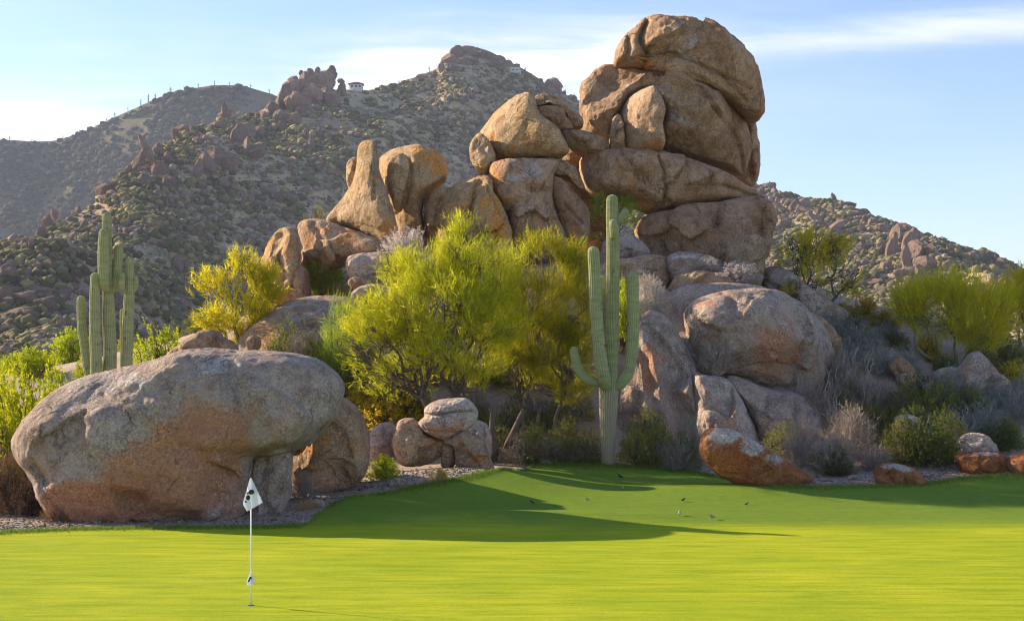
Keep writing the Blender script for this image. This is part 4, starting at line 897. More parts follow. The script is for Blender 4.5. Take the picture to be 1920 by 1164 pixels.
# --- individually described shrubs
S = shrub
S('lime', 28, 905, 150, 215, 'tall lime-green bush at the left edge beside the enormous boulder', D=39)
S('lime', 95, 800, 120, 120, 'lime-green bush rising behind the left end of the enormous boulder', D=42)
S('lime', -10, 800, 120, 110, 'lime bush partly cut off at the left edge, behind the tall lime bush', D=43)
S('brown', 45, 975, 130, 110, 'tangled dead brown brush under the left end of the enormous boulder', D=36.6)
S('brown', -20, 975, 120, 120, 'dead brown brush cut off by the left edge of the view', D=37.2)
S('brown', 110, 990, 60, 40, 'low dead twigs in the dirt in front of the enormous boulder at its left', D=35)
S('lime', 298, 690, 112, 84, 'yellow-green bush behind the enormous boulder, right of the multi-stemmed saguaro', D=52)
S('olive', 372, 640, 60, 40, 'olive shrub left of the yellow-green palo verde', D=60)
S('lime', 350, 700, 60, 50, 'small lime bush behind the pinkish stone')
S('straw', 470, 650, 56, 46, 'dry grey-brown tuft at the left foot of the long low dome')
S('yellow', 452, 652, 40, 44, 'small yellow bush beside the dry tuft left of the long low dome')
S('olive', 530, 668, 90, 62, 'olive bush in front of the low dome, just above the enormous boulder', D=50.8)
S('olive', 595, 680, 84, 60, 'olive bush above the right end of the enormous boulder', D=50.6)
S('grey', 560, 676, 60, 44, 'bare twiggy shrub between the two olive bushes', D=50.3)
S('fresh', 640, 672, 100, 96, 'bright green feathery bush left of the large lime palo verde', D=50.6)
S('fresh', 604, 556, 90, 84, 'bright green grassy bush below the sloping ledge')
S('fresh', 655, 530, 60, 52, 'smaller green bush touching the greyish boulder under the ledge')
S('straw', 645, 560, 70, 32, 'dry orange shrub under the greyish boulder')
S('straw', 440, 560, 10, 10, 'wisp of dry grass by the egg-shaped boulder')
S('olive', 588, 420, 60, 36, 'yellowish shrub on the skyline of the ledge left of the chimney rock', D=64)
S('white', 762, 500, 84, 76, 'white-plumed shrub above the left shoulder of the large lime palo verde', D=57, rest=True)
S('yellow', 730, 820, 120, 90, 'golden leafy bush at the bottom left of the large lime palo verde')
S('yellow', 690, 790, 90, 80, 'golden bush behind the half hidden brown boulder')
S('yellow', 790, 800, 70, 60, 'golden bush just above the little stack')
S('olive', 650, 760, 80, 90, 'olive bush rising behind the right end of the enormous boulder')
S('lime', 675, 700, 80, 70, 'lime bush between the feathery green bush and the large palo verde')
S('grey', 700, 745, 70, 50, 'grey twiggy shrub inside the golden bushes')
S('lime', 719, 897, 64, 48, 'low rounded green shrub on the dirt between two brown boulders')
S('straw', 820, 903, 40, 30, 'small orange and yellow tuft in front of the little stack')
S('fresh', 828, 900, 22, 22, 'small green sprig beside the orange tuft in front of the little stack')
S('grey', 610, 915, 120, 60, 'bare grey brush in front of the half hidden brown boulder')
S('grey', 570, 935, 70, 50, 'bare grey brush right of the pillar stone')
S('straw', 575, 955, 40, 22, 'low straw-coloured litter tuft at the right foot of the pillar stone')
S('white', 1216, 570, 56, 58, 'white-plumed shrub on the slab right of the tall saguaro', D=52.6, rest=True)
S('white', 1372, 530, 96, 40, 'white-plumed shrub along the ledge of the shaded mass', D=54.9, rest=True)
S('white', 1328, 508, 50, 28, 'small white plume at the left end of the plumed ledge', D=55.2, rest=True)
S('white', 1145, 480, 24, 36, 'thin white plume beside the dome boulder behind the saguaro', D=57)
S('grey', 1345, 700, 70, 60, 'small bare shrub in the crevice on the great round boulder', D=49.9, rest=True)
S('purple', 1215, 600, 60, 50, 'grey shrub in the nook at the top of the smooth sloping slab', D=51.8, rest=True)
S('yellow', 1088, 800, 50, 60, 'golden bush behind the lower trunk of the tall saguaro', D=50.5)
S('lime', 1166, 650, 60, 130, 'yellow bush glowing between the arms of the tall saguaro', D=51.5, rest=True)

# --- understory that reads as rows of shrubs
def row(kind, items, label, group, D=None):
    for it in items: S(kind, *it[:4], label, D=(it[4] if len(it) > 4 else D), group=group)
row('olive', [(770, 790, 90, 90), (940, 862, 80, 66), (1000, 868, 80, 78), (1060, 866, 74, 84), (1105, 868, 60, 70), (960, 830, 90, 80), (1040, 828, 90, 80), (900, 820, 80, 60)],
    'olive shrub in the shady row under the lime palo verdes', 'olive shrubs under the palo verdes')
row('grey', [(975, 868, 70, 60), (1030, 866, 70, 54), (1085, 866, 60, 46), (920, 850, 60, 60), (880, 790, 80, 70), (1000, 800, 90, 80), (1080, 790, 70, 80)],
    'bare grey shrub in the shady row under the lime palo verdes', 'grey shrubs under the palo verdes')
row('olive', [(1190, 872, 66, 80), (1235, 874, 70, 90), (1280, 878, 66, 70), (1215, 840, 70, 80)], 'dark olive shrub between the tall saguaro and the long rust-red boulder', 'olive shrubs right of the tall saguaro')
row('grey', [(1270, 880, 70, 60), (1300, 872, 50, 90), (1185, 800, 50, 60)], 'bare grey shrub at the foot of the smooth sloping slab', 'grey shrubs right of the tall saguaro')
row('grey', [(1500, 872, 80, 90), (1560, 886, 90, 80), (1545, 820, 100, 110), (1600, 860, 100, 100), (1620, 790, 90, 90), (1580, 740, 80, 90), (1660, 780, 70, 70), (1640, 880, 70, 50)],
    'bare grey shrub in the thicket behind the long rust-red boulder', 'grey shrubs of the right thicket')
row('olive', [(1470, 860, 90, 70), (1560, 886, 70, 54), (1640, 840, 90, 90), (1600, 790, 90, 80), (1690, 872, 90, 90), (1700, 810, 100, 90), (1780, 860, 80, 90), (1760, 790, 90, 80), (1820, 790, 90, 70), (1510, 810, 70, 60), (1890, 840, 60, 60)],
    'olive shrub in the shady thicket on the right', 'olive shrubs of the right thicket')
row('dark', [(1740, 872, 110, 110), (1460, 838, 60, 50), (1570, 890, 60, 44), (1865, 845, 90, 50), (1720, 760, 70, 60)], 'dark green shrub low in the shady thicket on the right', 'dark shrubs of the right thicket')  # first shrub gets dark leaves in place of shade, since sun reaches it
row('purple', [(1560, 640, 80, 54), (1610, 660, 90, 60), (1660, 640, 70, 40), (1580, 690, 90, 60), (1640, 700, 90, 60), (1700, 700, 60, 50), (1560, 610, 60, 30), (1800, 830, 90, 70), (1850, 820, 90, 70), (1900, 800, 80, 80), (1780, 750, 70, 60), (1860, 770, 80, 60), (1920, 760, 80, 60), (1750, 830, 60, 50)],
    'ashen grey-green shrub on the slope between the shaded mass and the right edge', 'ashen shrubs on the right slope')
row('yellow', [(1620, 600, 50, 50), (1660, 615, 60, 40), (1700, 590, 40, 40), (1740, 675, 60, 50), (1900, 720, 70, 50), (1580, 590, 40, 26)], 'small yellow bush on the slope beneath the palo verdes at right', 'yellow bushes on the right slope')
row('olive', [(1600, 620, 60, 40), (1680, 660, 60, 40), (1840, 700, 70, 50), (1890, 690, 70, 60), (1770, 700, 50, 40)], 'olive shrub on the slope beneath the palo verdes at right', 'olive shrubs on the right slope')
row('lime', [(30, 745, 70, 50, 70), (75, 730, 60, 44, 75), (130, 735, 80, 70, 62), (60, 760, 90, 60, 58), (10, 735, 50, 44, 90), (170, 745, 60, 50, 56), (240, 700, 50, 50, 66)], 'lime bush on the flat beyond the enormous boulder at left', 'lime bushes on the left flat')
row('olive', [(20, 712, 50, 44, 110), (60, 705, 60, 44, 120), (105, 700, 56, 40, 115), (140, 705, 50, 40, 100), (90, 690, 50, 30, 160), (30, 692, 60, 30, 180), (150, 690, 46, 30, 170), (250, 680, 50, 40, 110), (280, 665, 40, 36, 150), (330, 660, 60, 50, 95), (370, 655, 50, 50, 100), (0, 690, 50, 30, 150)],
    'olive shrub far out on the flat at left, below the mountain foot', 'olive shrubs far out on the left flat')
row('olive', [(700, 600, 80, 70), (660, 620, 60, 50), (760, 640, 90, 80), (850, 640, 90, 80), (940, 640, 90, 80), (1040, 650, 90, 80), (820, 720, 100, 90), (900, 720, 100, 80), (980, 730, 100, 90), (1060, 730, 90, 90), (750, 740, 90, 80)],
    'olive shrub on the slope behind the trunks of the lime palo verdes', 'olive shrubs on the central slope')

# pale bare stalks standing out of the right thicket
def stalks(px, pyb, h, label, seed):
    r = np.random.default_rng(seed); p = ground_at(px, pyb); D = p[1]; H = h * D / F; g = Geo()
    for k in range(4):
        e = np.array([r.uniform(-.3, .3) * H, r.uniform(-.15, .15) * H, r.uniform(.7, 1) * H]); q = wiggle(r, (0, 0, -.05), e, 6, .05); g.tube(q, np.linspace(.028, .009, len(q)), 5)
        for j in range(6):
            a = q[int(r.uniform(.4, 1) * (len(q) - 1))]; d = rand_dir(r, 1)[0] * .5 + np.array([0, 0, .8]); w_ = wiggle(r, a, a + d * H * r.uniform(.1, .22), 4, .1); g.tube(w_, np.linspace(.013, .004, len(w_)), 4)
    o = g.build('bare_stalks', M['stem_p']); o.location = p; tag(o, label, 'stalks')
stalks(1612, 760, 120, 'pale bare stalks with forked tips, standing highest out of the right thicket', 5)
stalks(1568, 770, 105, 'pale bare stalks right of the great round boulder', 6)
stalks(1500, 760, 70, 'thin pale stalks in front of the foot of the great round boulder', 8)
stalks(1275, 880, 75, 'thin bare grey stalks leaning at the left of the long rust-red boulder', 9)

# ------------------------------------------------------------------ saguaros
def saguaro_mat():
    m, t, out = new_mat('saguaro_skin'); tc = t.n('ShaderNodeTexCoord'); o = tc.outputs['Object']
    n = t.noise(t.mapping(o, (2, 2, 9)), 1.0, 5, 0.7); f = t.noise(o, 22, 3, 0.6)
    col = t.mix(t.mapr(n, 0.35, 0.65), (0.23, 0.245, 0.10), (0.35, 0.355, 0.17))
    col = t.mix(t.mapr(t.noise(t.mapping(o, (1, 1, 5)), 2.4, 4, 0.6), 0.58, 0.7, 0, .35), col, (0.30, 0.29, 0.17))
    col = t.mix(t.mapr(t.noise(o, 4.2, 4, 0.65), 0.64, 0.68, 0, .8), col, (0.07, 0.05, 0.035))     # bird holes and scars
    col = t.mix(t.m('MULTIPLY', t.attr('woody'), t.mapr(n, .2, .7, .6, 1)), col, (0.34, 0.26, 0.18))
    col = t.mix(t.mapr(t.attr('rib'), 0.3, 1.0, 0, .55), col, (0.42, 0.42, 0.27))                 # pale spines along the rib crests
    principled(t, out, col, 0.8, t.bump(f, 0.5, 0.02), 0.2); return m
M['saguaro'] = saguaro_mat()
def stem(name, pts, Y, parent, base, seg_r=22, woody=None, top=True):
    """pts = [(px, py, width px, depth offset m)] from bottom to top"""
    A = catmull(np.array([list(p) + [0] * (4 - len(p)) for p in pts], float), 8)
    P = np.array([W(a[0], a[1], Y) for a in A]); P[:, 1] += A[:, 3]; R = A[:, 2] / 2 * Y / F
    # rounded tip
    d = P[-1] - P[-2]; d /= np.linalg.norm(d); r0 = R[-1]; c = P[-1] - d * r0
    keep = np.linalg.norm(P - P[-1], axis=1) > r0; P = P[keep]; R = R[keep]
    for a in np.linspace(0, 1, 7)[0:]:
        th = a * math.pi / 2 * .97; P = np.vstack([P, c + d * r0 * math.sin(th)]); R = np.append(R, r0 * max(math.cos(th), .06))
    nr = seg_r; seg = nr * 6
    V, Q, T = tube(P, R, seg, nr, 0.13)
    n = len(P); rib = np.tile(np.abs(np.cos(np.arange(seg) / seg * 2 * math.pi * nr / 2)), n); rib = np.append(rib, [0, 1]); rib = sstep(.8, 1, rib)
    zz = V[:, 2] - base[2]; wd = (1 - sstep(woody * .45, woody * 1.1, zz)) if woody else zz * 0
    wig = fbm(V, 1.2, 3, 4)
    V = V + wig[:, None] * 0.02 * np.array([1, 1, .2])
    return mesh_np(name, V - base, [Q, T], M['saguaro'], True, {'rib': rib, 'woody': wd}, parent)
bs = ground_at(1141, 870)
sg = empty('saguaro', bs); tag(sg, 'tall green saguaro with upturned arms standing at the edge of the lawn', 'saguaro'); Y = float(bs[1])
stem('trunk', [(1141, 878, 26), (1140, 850, 26), (1140, 800, 29), (1142, 728, 35), (1146, 670, 28), (1148, 600, 24), (1149, 532, 24), (1149, 450, 23), (1147, 365, 20)], Y, sg, bs, 24, 3.2)
for pts in ([(1138, 727, 18, -.25), (1130, 705, 23, -.45), (1121, 646, 22, -.5), (1116, 578, 22, -.5), (1111, 464, 21, -.5)],
            [(1136, 722, 12, -.1), (1118, 717, 16, -.15), (1096, 708, 17, -.15), (1081, 682, 17, -.15), (1074, 650, 15, -.15)],
            [(1150, 724, 14, -.1), (1164, 718, 20, -.15), (1179, 690, 21, -.15), (1186, 620, 22, -.15), (1185, 511, 21, -.15)],
            [(1138, 705, 10, .3), (1133, 670, 12, .5), (1132, 620, 13, .5), (1131, 515, 13, .5)],
            [(1152, 420, 8, 0), (1162, 414, 13, -.05), (1170, 402, 14, -.1), (1173, 392, 13, -.1)],
            [(1149, 447, 10, -.2), (1150, 436, 14, -.32), (1149, 425, 15, -.32), (1149, 413, 14, -.32)]):
    stem('arm', pts, Y, sg, bs, 16)
D = 41.0; xb = (200 - 960) * D / F; bl_ = np.array([xb, D, gz(xb, D)]); bpy_ = HOR - (bl_[2] - CH) * F / D
sg = empty('saguaro', bl_); tag(sg, 'old saguaro with a cluster of straight stems rising behind the enormous boulder', 'saguaro')
stem('trunk', [(205, bpy_ + 5, 22), (206, 800, 24), (206, 695, 24), (205, 600, 22), (203, 530, 18), (201, 460, 18), (201, 398, 16)], D, sg, bl_, 20)
for pts in ([(204, 545, 12, -.15), (201, 528, 19, -.3), (200, 480, 20, -.3), (201, 430, 16, -.3)],
            [(207, 548, 10, .05), (216, 536, 15, .05), (220, 510, 17, .05), (223, 458, 15, .05)],
            [(200, 830, 14, -.2), (190, 760, 22, -.3), (186, 690, 21, -.3), (184, 600, 20, -.3), (185, 512, 17, -.3)],
            [(198, 850, 12, 0), (182, 780, 18, 0), (169, 710, 19, 0), (159, 650, 17, 0), (153, 600, 16, 0), (152, 554, 15, 0)],
            [(210, 840, 12, .1), (230, 770, 20, .1), (236, 690, 20, .1), (239, 600, 20, .1), (242, 530, 17, .1), (241, 482, 14, .1)],
            [(208, 820, 8, .4), (220, 720, 10, .5), (221, 640, 10, .5), (221, 578, 9, .5)],
            [(178, 600, 6, 0), (174, 590, 8, 0), (174, 575, 8, 0), (174, 553, 6, 0)],
            [(238, 548, 6, -.15), (234, 540, 10, -.25), (234, 525, 11, -.25), (234, 511, 10, -.25)],
            [(243, 545, 8, .1), (250, 541, 11, .1), (253, 530, 11, .1), (253, 516, 9, .1)]):
    stem('arm', pts, D, sg, bl_, 14)

# ------------------------------------------------------------------ golf flagstick with two white flags
def cloth_mat():
    m, t, out = new_mat('white_nylon'); tc = t.n('ShaderNodeTexCoord'); n = t.noise(tc.outputs['Object'], 12, 4)
    c = t.mix(n, (0.78, 0.81, 0.94), (0.86, 0.88, 0.97)); d = t.n('ShaderNodeBsdfDiffuse'); tr = t.n('ShaderNodeBsdfTranslucent'); mx = t.n('ShaderNodeMixShader'); mx.inputs[0].default_value = .3
    t.l(c, d.inputs[0]); t.l(c, tr.inputs[0]); t.l(d.outputs[0], mx.inputs[1]); t.l(tr.outputs[0], mx.inputs[2]); t.l(mx.outputs[0], out.inputs[0]); return m
M['cloth'] = cloth_mat(); M['emblem'] = plain('emblem_print', (0.05, 0.035, 0.025), .7); M['pole'] = plain('white_pole', (0.82, 0.82, 0.80), .35); M['cup'] = plain('cup_shade', (0.02, 0.02, 0.02), .7)
M['emblem2'] = plain('emblem_rust', (0.30, 0.12, 0.07), .7)
fb = ground_at(470.5, 1139); fs = empty('flagstick', fb); tag(fs, 'thin white flagstick with limp white flag and small lower pennant on the green', 'flagstick'); YF = float(fb[1])
g = Geo(); zt = W(470, 896, YF)[2] - fb[2]
g.tube([(0, 0, -.1), (0, 0, zt * .5), (0, 0, zt)], [.0125, .0125, .011], 12); pole = g.build('pole', M['pole'], fs)
def pl(pts, yoff, amp, thick=.004, folds=9.0):
    """cloth outline (px) as a rippled sheet with real thickness"""
    S_ = np.array([W(x, y, YF)[[0, 2]] - fb[[0, 2]] for x, y in pts]); bm = bmesh.new(); vs = [bm.verts.new((x, 0, z)) for x, z in S_]; f = bm.faces.new(vs)
    bmesh.ops.triangulate(bm, faces=bm.faces[:])
    for _ in range(4): bmesh.ops.subdivide_edges(bm, edges=bm.edges[:], cuts=1, use_grid_fill=True)
    zc = S_[:, 1].max()
    for v in bm.verts: v.co.y = yoff + amp * math.sin(v.co.x * folds * 6.0 + v.co.z * 3) * min(1, (zc - v.co.z) * 6)
    bmesh.ops.recalc_face_normals(bm, faces=bm.faces[:]); r_ = bmesh.ops.solidify(bm, geom=bm.faces[:], thickness=thick)
    V = np.array([v.co[:] for v in bm.verts]); T = np.array([[v.index for v in f.verts] for f in bm.faces if len(f.verts) == 3])
    bm.verts.index_update(); bm.free(); return V, T
def cloth(name, pts, yoff, amp, mat, parent, **k):
    bm_V, T = pl(pts, yoff, amp, **k); return mesh_np(name, bm_V, [T], M[mat], True, {'rnd': bm_V[:, 0] * 0}, parent)
def ell(cx, cy, rx, ry, rot, n=14):
    a = np.arange(n) / n * 2 * math.pi; c, s = math.cos(rot), math.sin(rot)
    return [(cx + rx * math.cos(t) * c - ry * math.sin(t) * s, cy + rx * math.cos(t) * s + ry * math.sin(t) * c) for t in a]
fl = cloth('flag', [(470, 895), (473, 897), (484, 921), (493.5, 941), (473, 953), (463.5, 958), (456.5, 944), (461, 925), (466, 908)], -.03, .018, 'cloth', fs)
cloth('emblem', ell(472.3, 921.5, 5.4, 4.6, -.3), -.046, .018, 'emblem', fl, thick=.002)
cloth('emblem', ell(466.2, 932, 4.0, 5.2, .3), -.046, .018, 'emblem', fl, thick=.002)
cloth('emblem', ell(466.0, 923.6, 2.6, 2.2, 0), -.049, .018, 'emblem2', fl, thick=.002)
cloth('emblem', ell(461.8, 939.4, 1.6, 2.6, -.5), -.046, .018, 'emblem', fl, thick=.002)
pn = cloth('pennant', [(471, 1070), (474.5, 1078), (478.5, 1088), (476, 1094), (469, 1096.5), (464, 1096), (463, 1089), (467, 1079)], -.026, .006, 'cloth', fs)
cloth('emblem', ell(470.3, 1082.5, 2.8, 2.2, -.6), -.036, .006, 'emblem', pn, thick=.002)
cloth('emblem', ell(467.6, 1087.2, 1.6, 3.0, .5), -.036, .006, 'emblem', pn, thick=.002)
bm = bmesh.new(); bmesh.ops.create_cone(bm, cap_ends=True, segments=32, radius1=.054, radius2=.054, depth=.02); me = bpy.data.meshes.new('cup'); bm.to_mesh(me); bm.free()
me.materials.append(M['cup']); cup = bpy.data.objects.new('cup', me); COL.objects.link(cup); cup.location = fb + np.array([0, 0, .034]); tag(cup, 'dark disc painted as the shaded hole cup in the green at the foot of the flagstick', 'golf cup')  # flat near-black disc paints the shade inside the hole

# ------------------------------------------------------------------ small birds on the bank
M['bird_d'] = plain('dark_feathers', (0.045, 0.04, 0.045), .7, .3, 30); M['bird_g'] = plain('grey_feathers', (0.28, 0.25, 0.22), .8, .3, 30); M['beak'] = plain('beak_and_legs', (0.09, 0.07, 0.05), .6)
def bird(px, py, mat, size, face, label, up=0.0):
    p = ground_at(px, py); p[2] += .035; k = size * .72 / .16
    root = empty('bird', p); tag(root, label, 'bird', 'birds on the grassy bank')
    path = np.array([(-.11, 0, .05 - up * .03), (-.075, 0, .060), (-.04, 0, .075), (0, 0, .085), (.035, 0, .098), (.055, 0, .118), (.066, 0, .134), (.080, 0, .137), (.090, 0, .135)]) * k
    rad = np.array([.005, .012, .028, .036, .030, .019, .019, .014, .004]) * k
    V, Q, T = tube(catmull(path, 3), np.interp(np.linspace(0, 8, 25), np.arange(9), rad), 12); mesh_np('body', V, [Q, T], M[mat], True, {'rnd': V[:, 0] * 0}, root)
    g = Geo(); g.tube(np.array([(.086, 0, .136), (.104, 0, .131)]) * k, [.005 * k, .001], 6); g.build('beak', M['beak'], root)
    for s in (-1, 1):
        g = Geo(); g.tube(np.array([(0, s * .014, .06), (.005, s * .015, .03), (0, s * .015, 0), (.025, s * .015, 0)]) * k, [.004 * k] * 4, 6); g.build('leg', M['beak'], root)
    root.rotation_euler = (0, 0, face)
bird(1163, 900, 'bird_d', .24, 2.6, 'dark bird standing upright highest on the bank', .5)
bird(1168, 921, 'bird_g', .20, 1.2, 'pale grey bird just below the dark upright bird')
bird(1101, 942, 'bird_g', .16, 3.0, 'small grey bird crouching in the narrow band of shadow')
bird(998, 948, 'bird_d', .18, 2.8, 'dark bird furthest left on the bank')
bird(1281, 943, 'bird_d', .17, .4, 'dark bird above the two pale birds on the right')
bird(1274, 969, 'bird_g', .20, 1.4, 'pale bird on the right, the left one of the lowest pair')
bird(1335, 976, 'bird_g', .20, 3.4, 'pale bird on the right, the right one of the lowest pair')
bird(1400, 950, 'bird_d', .14, .2, 'small dark bird furthest right in the shaded grass')

# ------------------------------------------------------------------ rocks, cacti and houses on the mountain
_rp = []
def mrock_mesh(seed, el=1.0):
    r = np.random.default_rng(seed); n, tri = sphere(4); V = n.copy()
    for f in range(16):
        nn = rand_dir(r, 1)[0]; d = V @ nn; lim = r.uniform(.45, .85); V = V - nn * np.clip(d - lim, 0, None)[:, None] * .97
    V = V * (1 + .16 * fbm(n, 1.8, 5, seed, .6) - .16 * np.clip(fbm(n, 1.3, 2, seed + 5, .5, True) - .55, 0, 1) * 2)[:, None] * np.array([1, .8, el]); V /= np.abs(V).max()
    return mesh_np('outcrop_rock', V, [tri], M['mtnrock'], True, {'stain': fbm(n, 1, 2, seed) * .5, 'pale': V[:, 0] * 0})
protos_used = set()
RPR = [mrock_mesh(900 + i, e) for i, e in enumerate((1.0, 1.15, .8, 1.0, 1.3, .7))]
_mr = np.random.default_rng(41)
def mrocks(items, label, group, src='mountain'):
    for it in items:
        px, py, w, h = it[:4]; rot = it[4] if len(it) > 4 else 0
        k = int(_mr.integers(0, len(RPR)))
        if k in protos_used: o = RPR[k].copy(); COL.objects.link(o)
        else: o = RPR[k]; protos_used.add(k)
        p = on_mtn(px, min(py + h * .25, py + 40), src); D = p[1]
        c = W(px, py, D); o.location = (c[0], D, c[2]); s = D / F
        o.scale = (w / 2 * s * 1.32, (w + h) / 4 * s * 1.3, h / 2 * s * 1.2); o.rotation_euler = (0, math.radians(rot), float(_mr.integers(0, 2)) * math.pi)
        tag(o, label, 'rock', group)
mrocks([(605, 150, 38, 46), (622, 145, 24, 36), (582, 148, 24, 34), (568, 160, 30, 44), (548, 170, 34, 50, -12), (532, 190, 34, 60, 20), (560, 195, 40, 50), (590, 180, 34, 50), (615, 182, 36, 50), (510, 205, 22, 36, 35), (530, 222, 26, 36), (552, 225, 24, 30),
        (495, 218, 14, 22), (575, 205, 20, 30), (640, 172, 24, 30), (528, 240, 20, 24), (562, 208, 20, 22), (548, 150, 16, 20), (596, 134, 12, 14), (565, 140, 12, 14), (516, 240, 18, 22), (640, 153, 12, 12)],
       'tall pinkish rock in the pile on the knob left of the hilltop house', 'rocks of the knob beside the hilltop house')
mrocks([(280, 290, 16, 70, 27), (258, 308, 18, 60, 27), (300, 285, 18, 50, 20), (305, 320, 34, 40, 20), (245, 320, 14, 34, 25), (318, 300, 16, 44, 30), (340, 243, 20, 28, 15), (200, 355, 40, 30, -20), (270, 340, 20, 40, 35), (330, 250, 14, 20)],
       'slanting slab on the sunlit left spur of the mountain', 'slanting slabs on the left spur')
mrocks([(455, 245, 40, 40), (450, 262, 36, 50), (480, 285, 26, 50, 8), (462, 280, 20, 40), (410, 300, 60, 60), (392, 312, 26, 60, 10), (440, 250, 30, 26), (422, 210, 16, 30), (420, 215, 20, 22), (370, 320, 20, 40, 15), (410, 235, 24, 20), (490, 250, 20, 30), (600, 255, 14, 30), (575, 252, 12, 34), (612, 262, 12, 30), (585, 270, 16, 30), (420, 345, 20, 30), (320, 345, 40, 30), (545, 372, 30, 24), (510, 360, 24, 26), (470, 375, 20, 18), (350, 370, 24, 18), (380, 350, 22, 18)],
       'pinkish outcrop rock on the face of the left spur', 'outcrop rocks on the left spur')
mrocks([(92, 415, 18, 36, 20), (78, 440, 18, 40, 25), (40, 455, 22, 24), (100, 400, 14, 22), (60, 460, 16, 20), (145, 395, 16, 14), (20, 468, 18, 14)], 'pale rock along the foot of the left spur ridge', 'rocks down the spur ridge')
mrocks([(20, 520, 50, 44), (50, 560, 50, 40), (70, 545, 40, 30), (10, 560, 40, 40), (90, 570, 40, 40), (30, 590, 40, 34), (60, 590, 30, 24), (335, 500, 26, 40, 15), (340, 490, 20, 20), (350, 505, 14, 30), (20, 620, 30, 20), (120, 600, 26, 20)],
       'dull reddish boulder low on the mountain foot at the left', 'boulders on the left mountain foot')
mrocks([(840, 112, 24, 26), (858, 100, 30, 24), (880, 96, 34, 22), (905, 102, 34, 22), (930, 112, 30, 22), (828, 128, 14, 20), (848, 128, 24, 22), (870, 115, 24, 20), (950, 122, 22, 18), (1040, 162, 28, 34), (1030, 172, 20, 20), (1048, 172, 16, 22), (968, 130, 18, 12), (890, 115, 22, 16)],
       'dark cliff rock crowning the mountain summit', 'summit cliff rocks')
mrocks([(1562, 377, 16, 26), (1500, 385, 34, 24, 20), (1515, 400, 44, 18, 35), (1492, 390, 24, 30), (1470, 420, 36, 24), (1530, 415, 50, 16, 38), (1560, 430, 50, 18, 38), (1590, 385, 24, 16), (1605, 402, 22, 18), (1620, 400, 24, 20), (1545, 400, 30, 16, 30),
        (1680, 445, 30, 44), (1672, 470, 26, 60, -8), (1705, 455, 30, 50, -20), (1718, 475, 30, 60, -18), (1700, 485, 24, 50, 10), (1735, 500, 34, 50, -15), (1705, 512, 50, 34), (1725, 515, 34, 34), (1655, 465, 30, 22, 15), (1660, 500, 26, 30), (1745, 470, 22, 26),
        (1620, 465, 40, 16, 30), (1600, 480, 26, 16), (1620, 495, 20, 22, 20), (1650, 430, 20, 16), (1875, 495, 18, 30), (1860, 505, 24, 18), (1890, 510, 20, 18), (1780, 470, 22, 18), (1820, 480, 24, 18), (1840, 478, 18, 16), (1750, 460, 18, 14), (1720, 448, 16, 14),
        (1440, 350, 26, 18), (1430, 380, 30, 24), (1450, 400, 30, 26), (1640, 530, 30, 20), (1600, 520, 30, 20), (1660, 545, 30, 18), (1580, 440, 30, 18), (1780, 500, 30, 24), (1800, 520, 26, 20), (1640, 415, 20, 14)],
       'reddish rock in the outcrops on the right shoulder of the mountain', 'rocks on the right shoulder')
# distant saguaros
def far_cactus(k):
    g = Geo(); r = np.random.default_rng(k)
    g.tube([(0, 0, -.3), (0, 0, 3), (0, 0, 5.6), (0, 0, 6)], [.32, .36, .32, .12], 7)
    for s in ([-1, 1][:k]): h = r.uniform(2.0, 3.2); g.tube([(0, 0, h), (s * .8, 0, h + .1), (s * .95, 0, h + .7), (s * .95, 0, h + 2.0)], [.2, .24, .24, .15], 6)
    return g.build('distant_saguaro', M['farcactus'])
M['farcactus'] = plain('distant_cactus_skin', (0.14, 0.16, 0.08), .9)
CP = [far_cactus(i) for i in range(3)]; cused = set()
def cacti(items, label, group, src):
    for (px, py, h) in items:
        k = int(_mr.integers(0, 3))
        if k in cused: o = CP[k].copy(); COL.objects.link(o)
        else: o = CP[k]; cused.add(k)
        p = on_mtn(px, py, src); s = h * p[1] / F / 6.0; o.location = p; o.scale = (s * 1.25, s * 1.25, s); o.rotation_euler = (0, 0, float(_mr.uniform(-.5, .5))); tag(o, label, 'saguaro', group)
cacti([(264, 192, 12), (278, 187, 14), (292, 182, 10), (150, 250, 8), (118, 262, 9), (320, 172, 10), (345, 166, 8), (240, 206, 8), (200, 228, 7), (18, 262, 8), (372, 160, 7), (402, 158, 9), (505, 172, 8), (215, 220, 8), (180, 240, 7), (60, 264, 6), (430, 157, 6), (470, 165, 7)], 'tiny saguaro on the skyline of the far shaded hill', 'saguaros on the far hill skyline', 'hill')
cacti([(748, 165, 14), (752, 160, 10), (770, 200, 14), (703, 200, 16), (690, 215, 14), (736, 200, 12), (800, 240, 16), (640, 240, 14), (660, 320, 18), (760, 310, 18), (820, 300, 18), (560, 330, 16), (610, 300, 16), (500, 330, 16), (720, 250, 16), (850, 330, 18),
       (805, 125, 9), (1060, 178, 10), (1075, 186, 9), (940, 120, 8), (985, 135, 9), (1443, 358, 18), (1484, 372, 12), (1694, 435, 12), (1776, 468, 12), (1824, 476, 8), (395, 420, 16), (440, 440, 16), (330, 450, 14), (700, 330, 18), (690, 240, 16), (590, 350, 18), (640, 360, 18), (300, 480, 16), (380, 500, 16), (530, 300, 14), (1470, 460, 20), (1640, 480, 16), (895, 150, 12), (870, 180, 14), (930, 190, 14)],
      'small distant saguaro on the mountain slope', 'saguaros on the mountain slope', 'mountain')

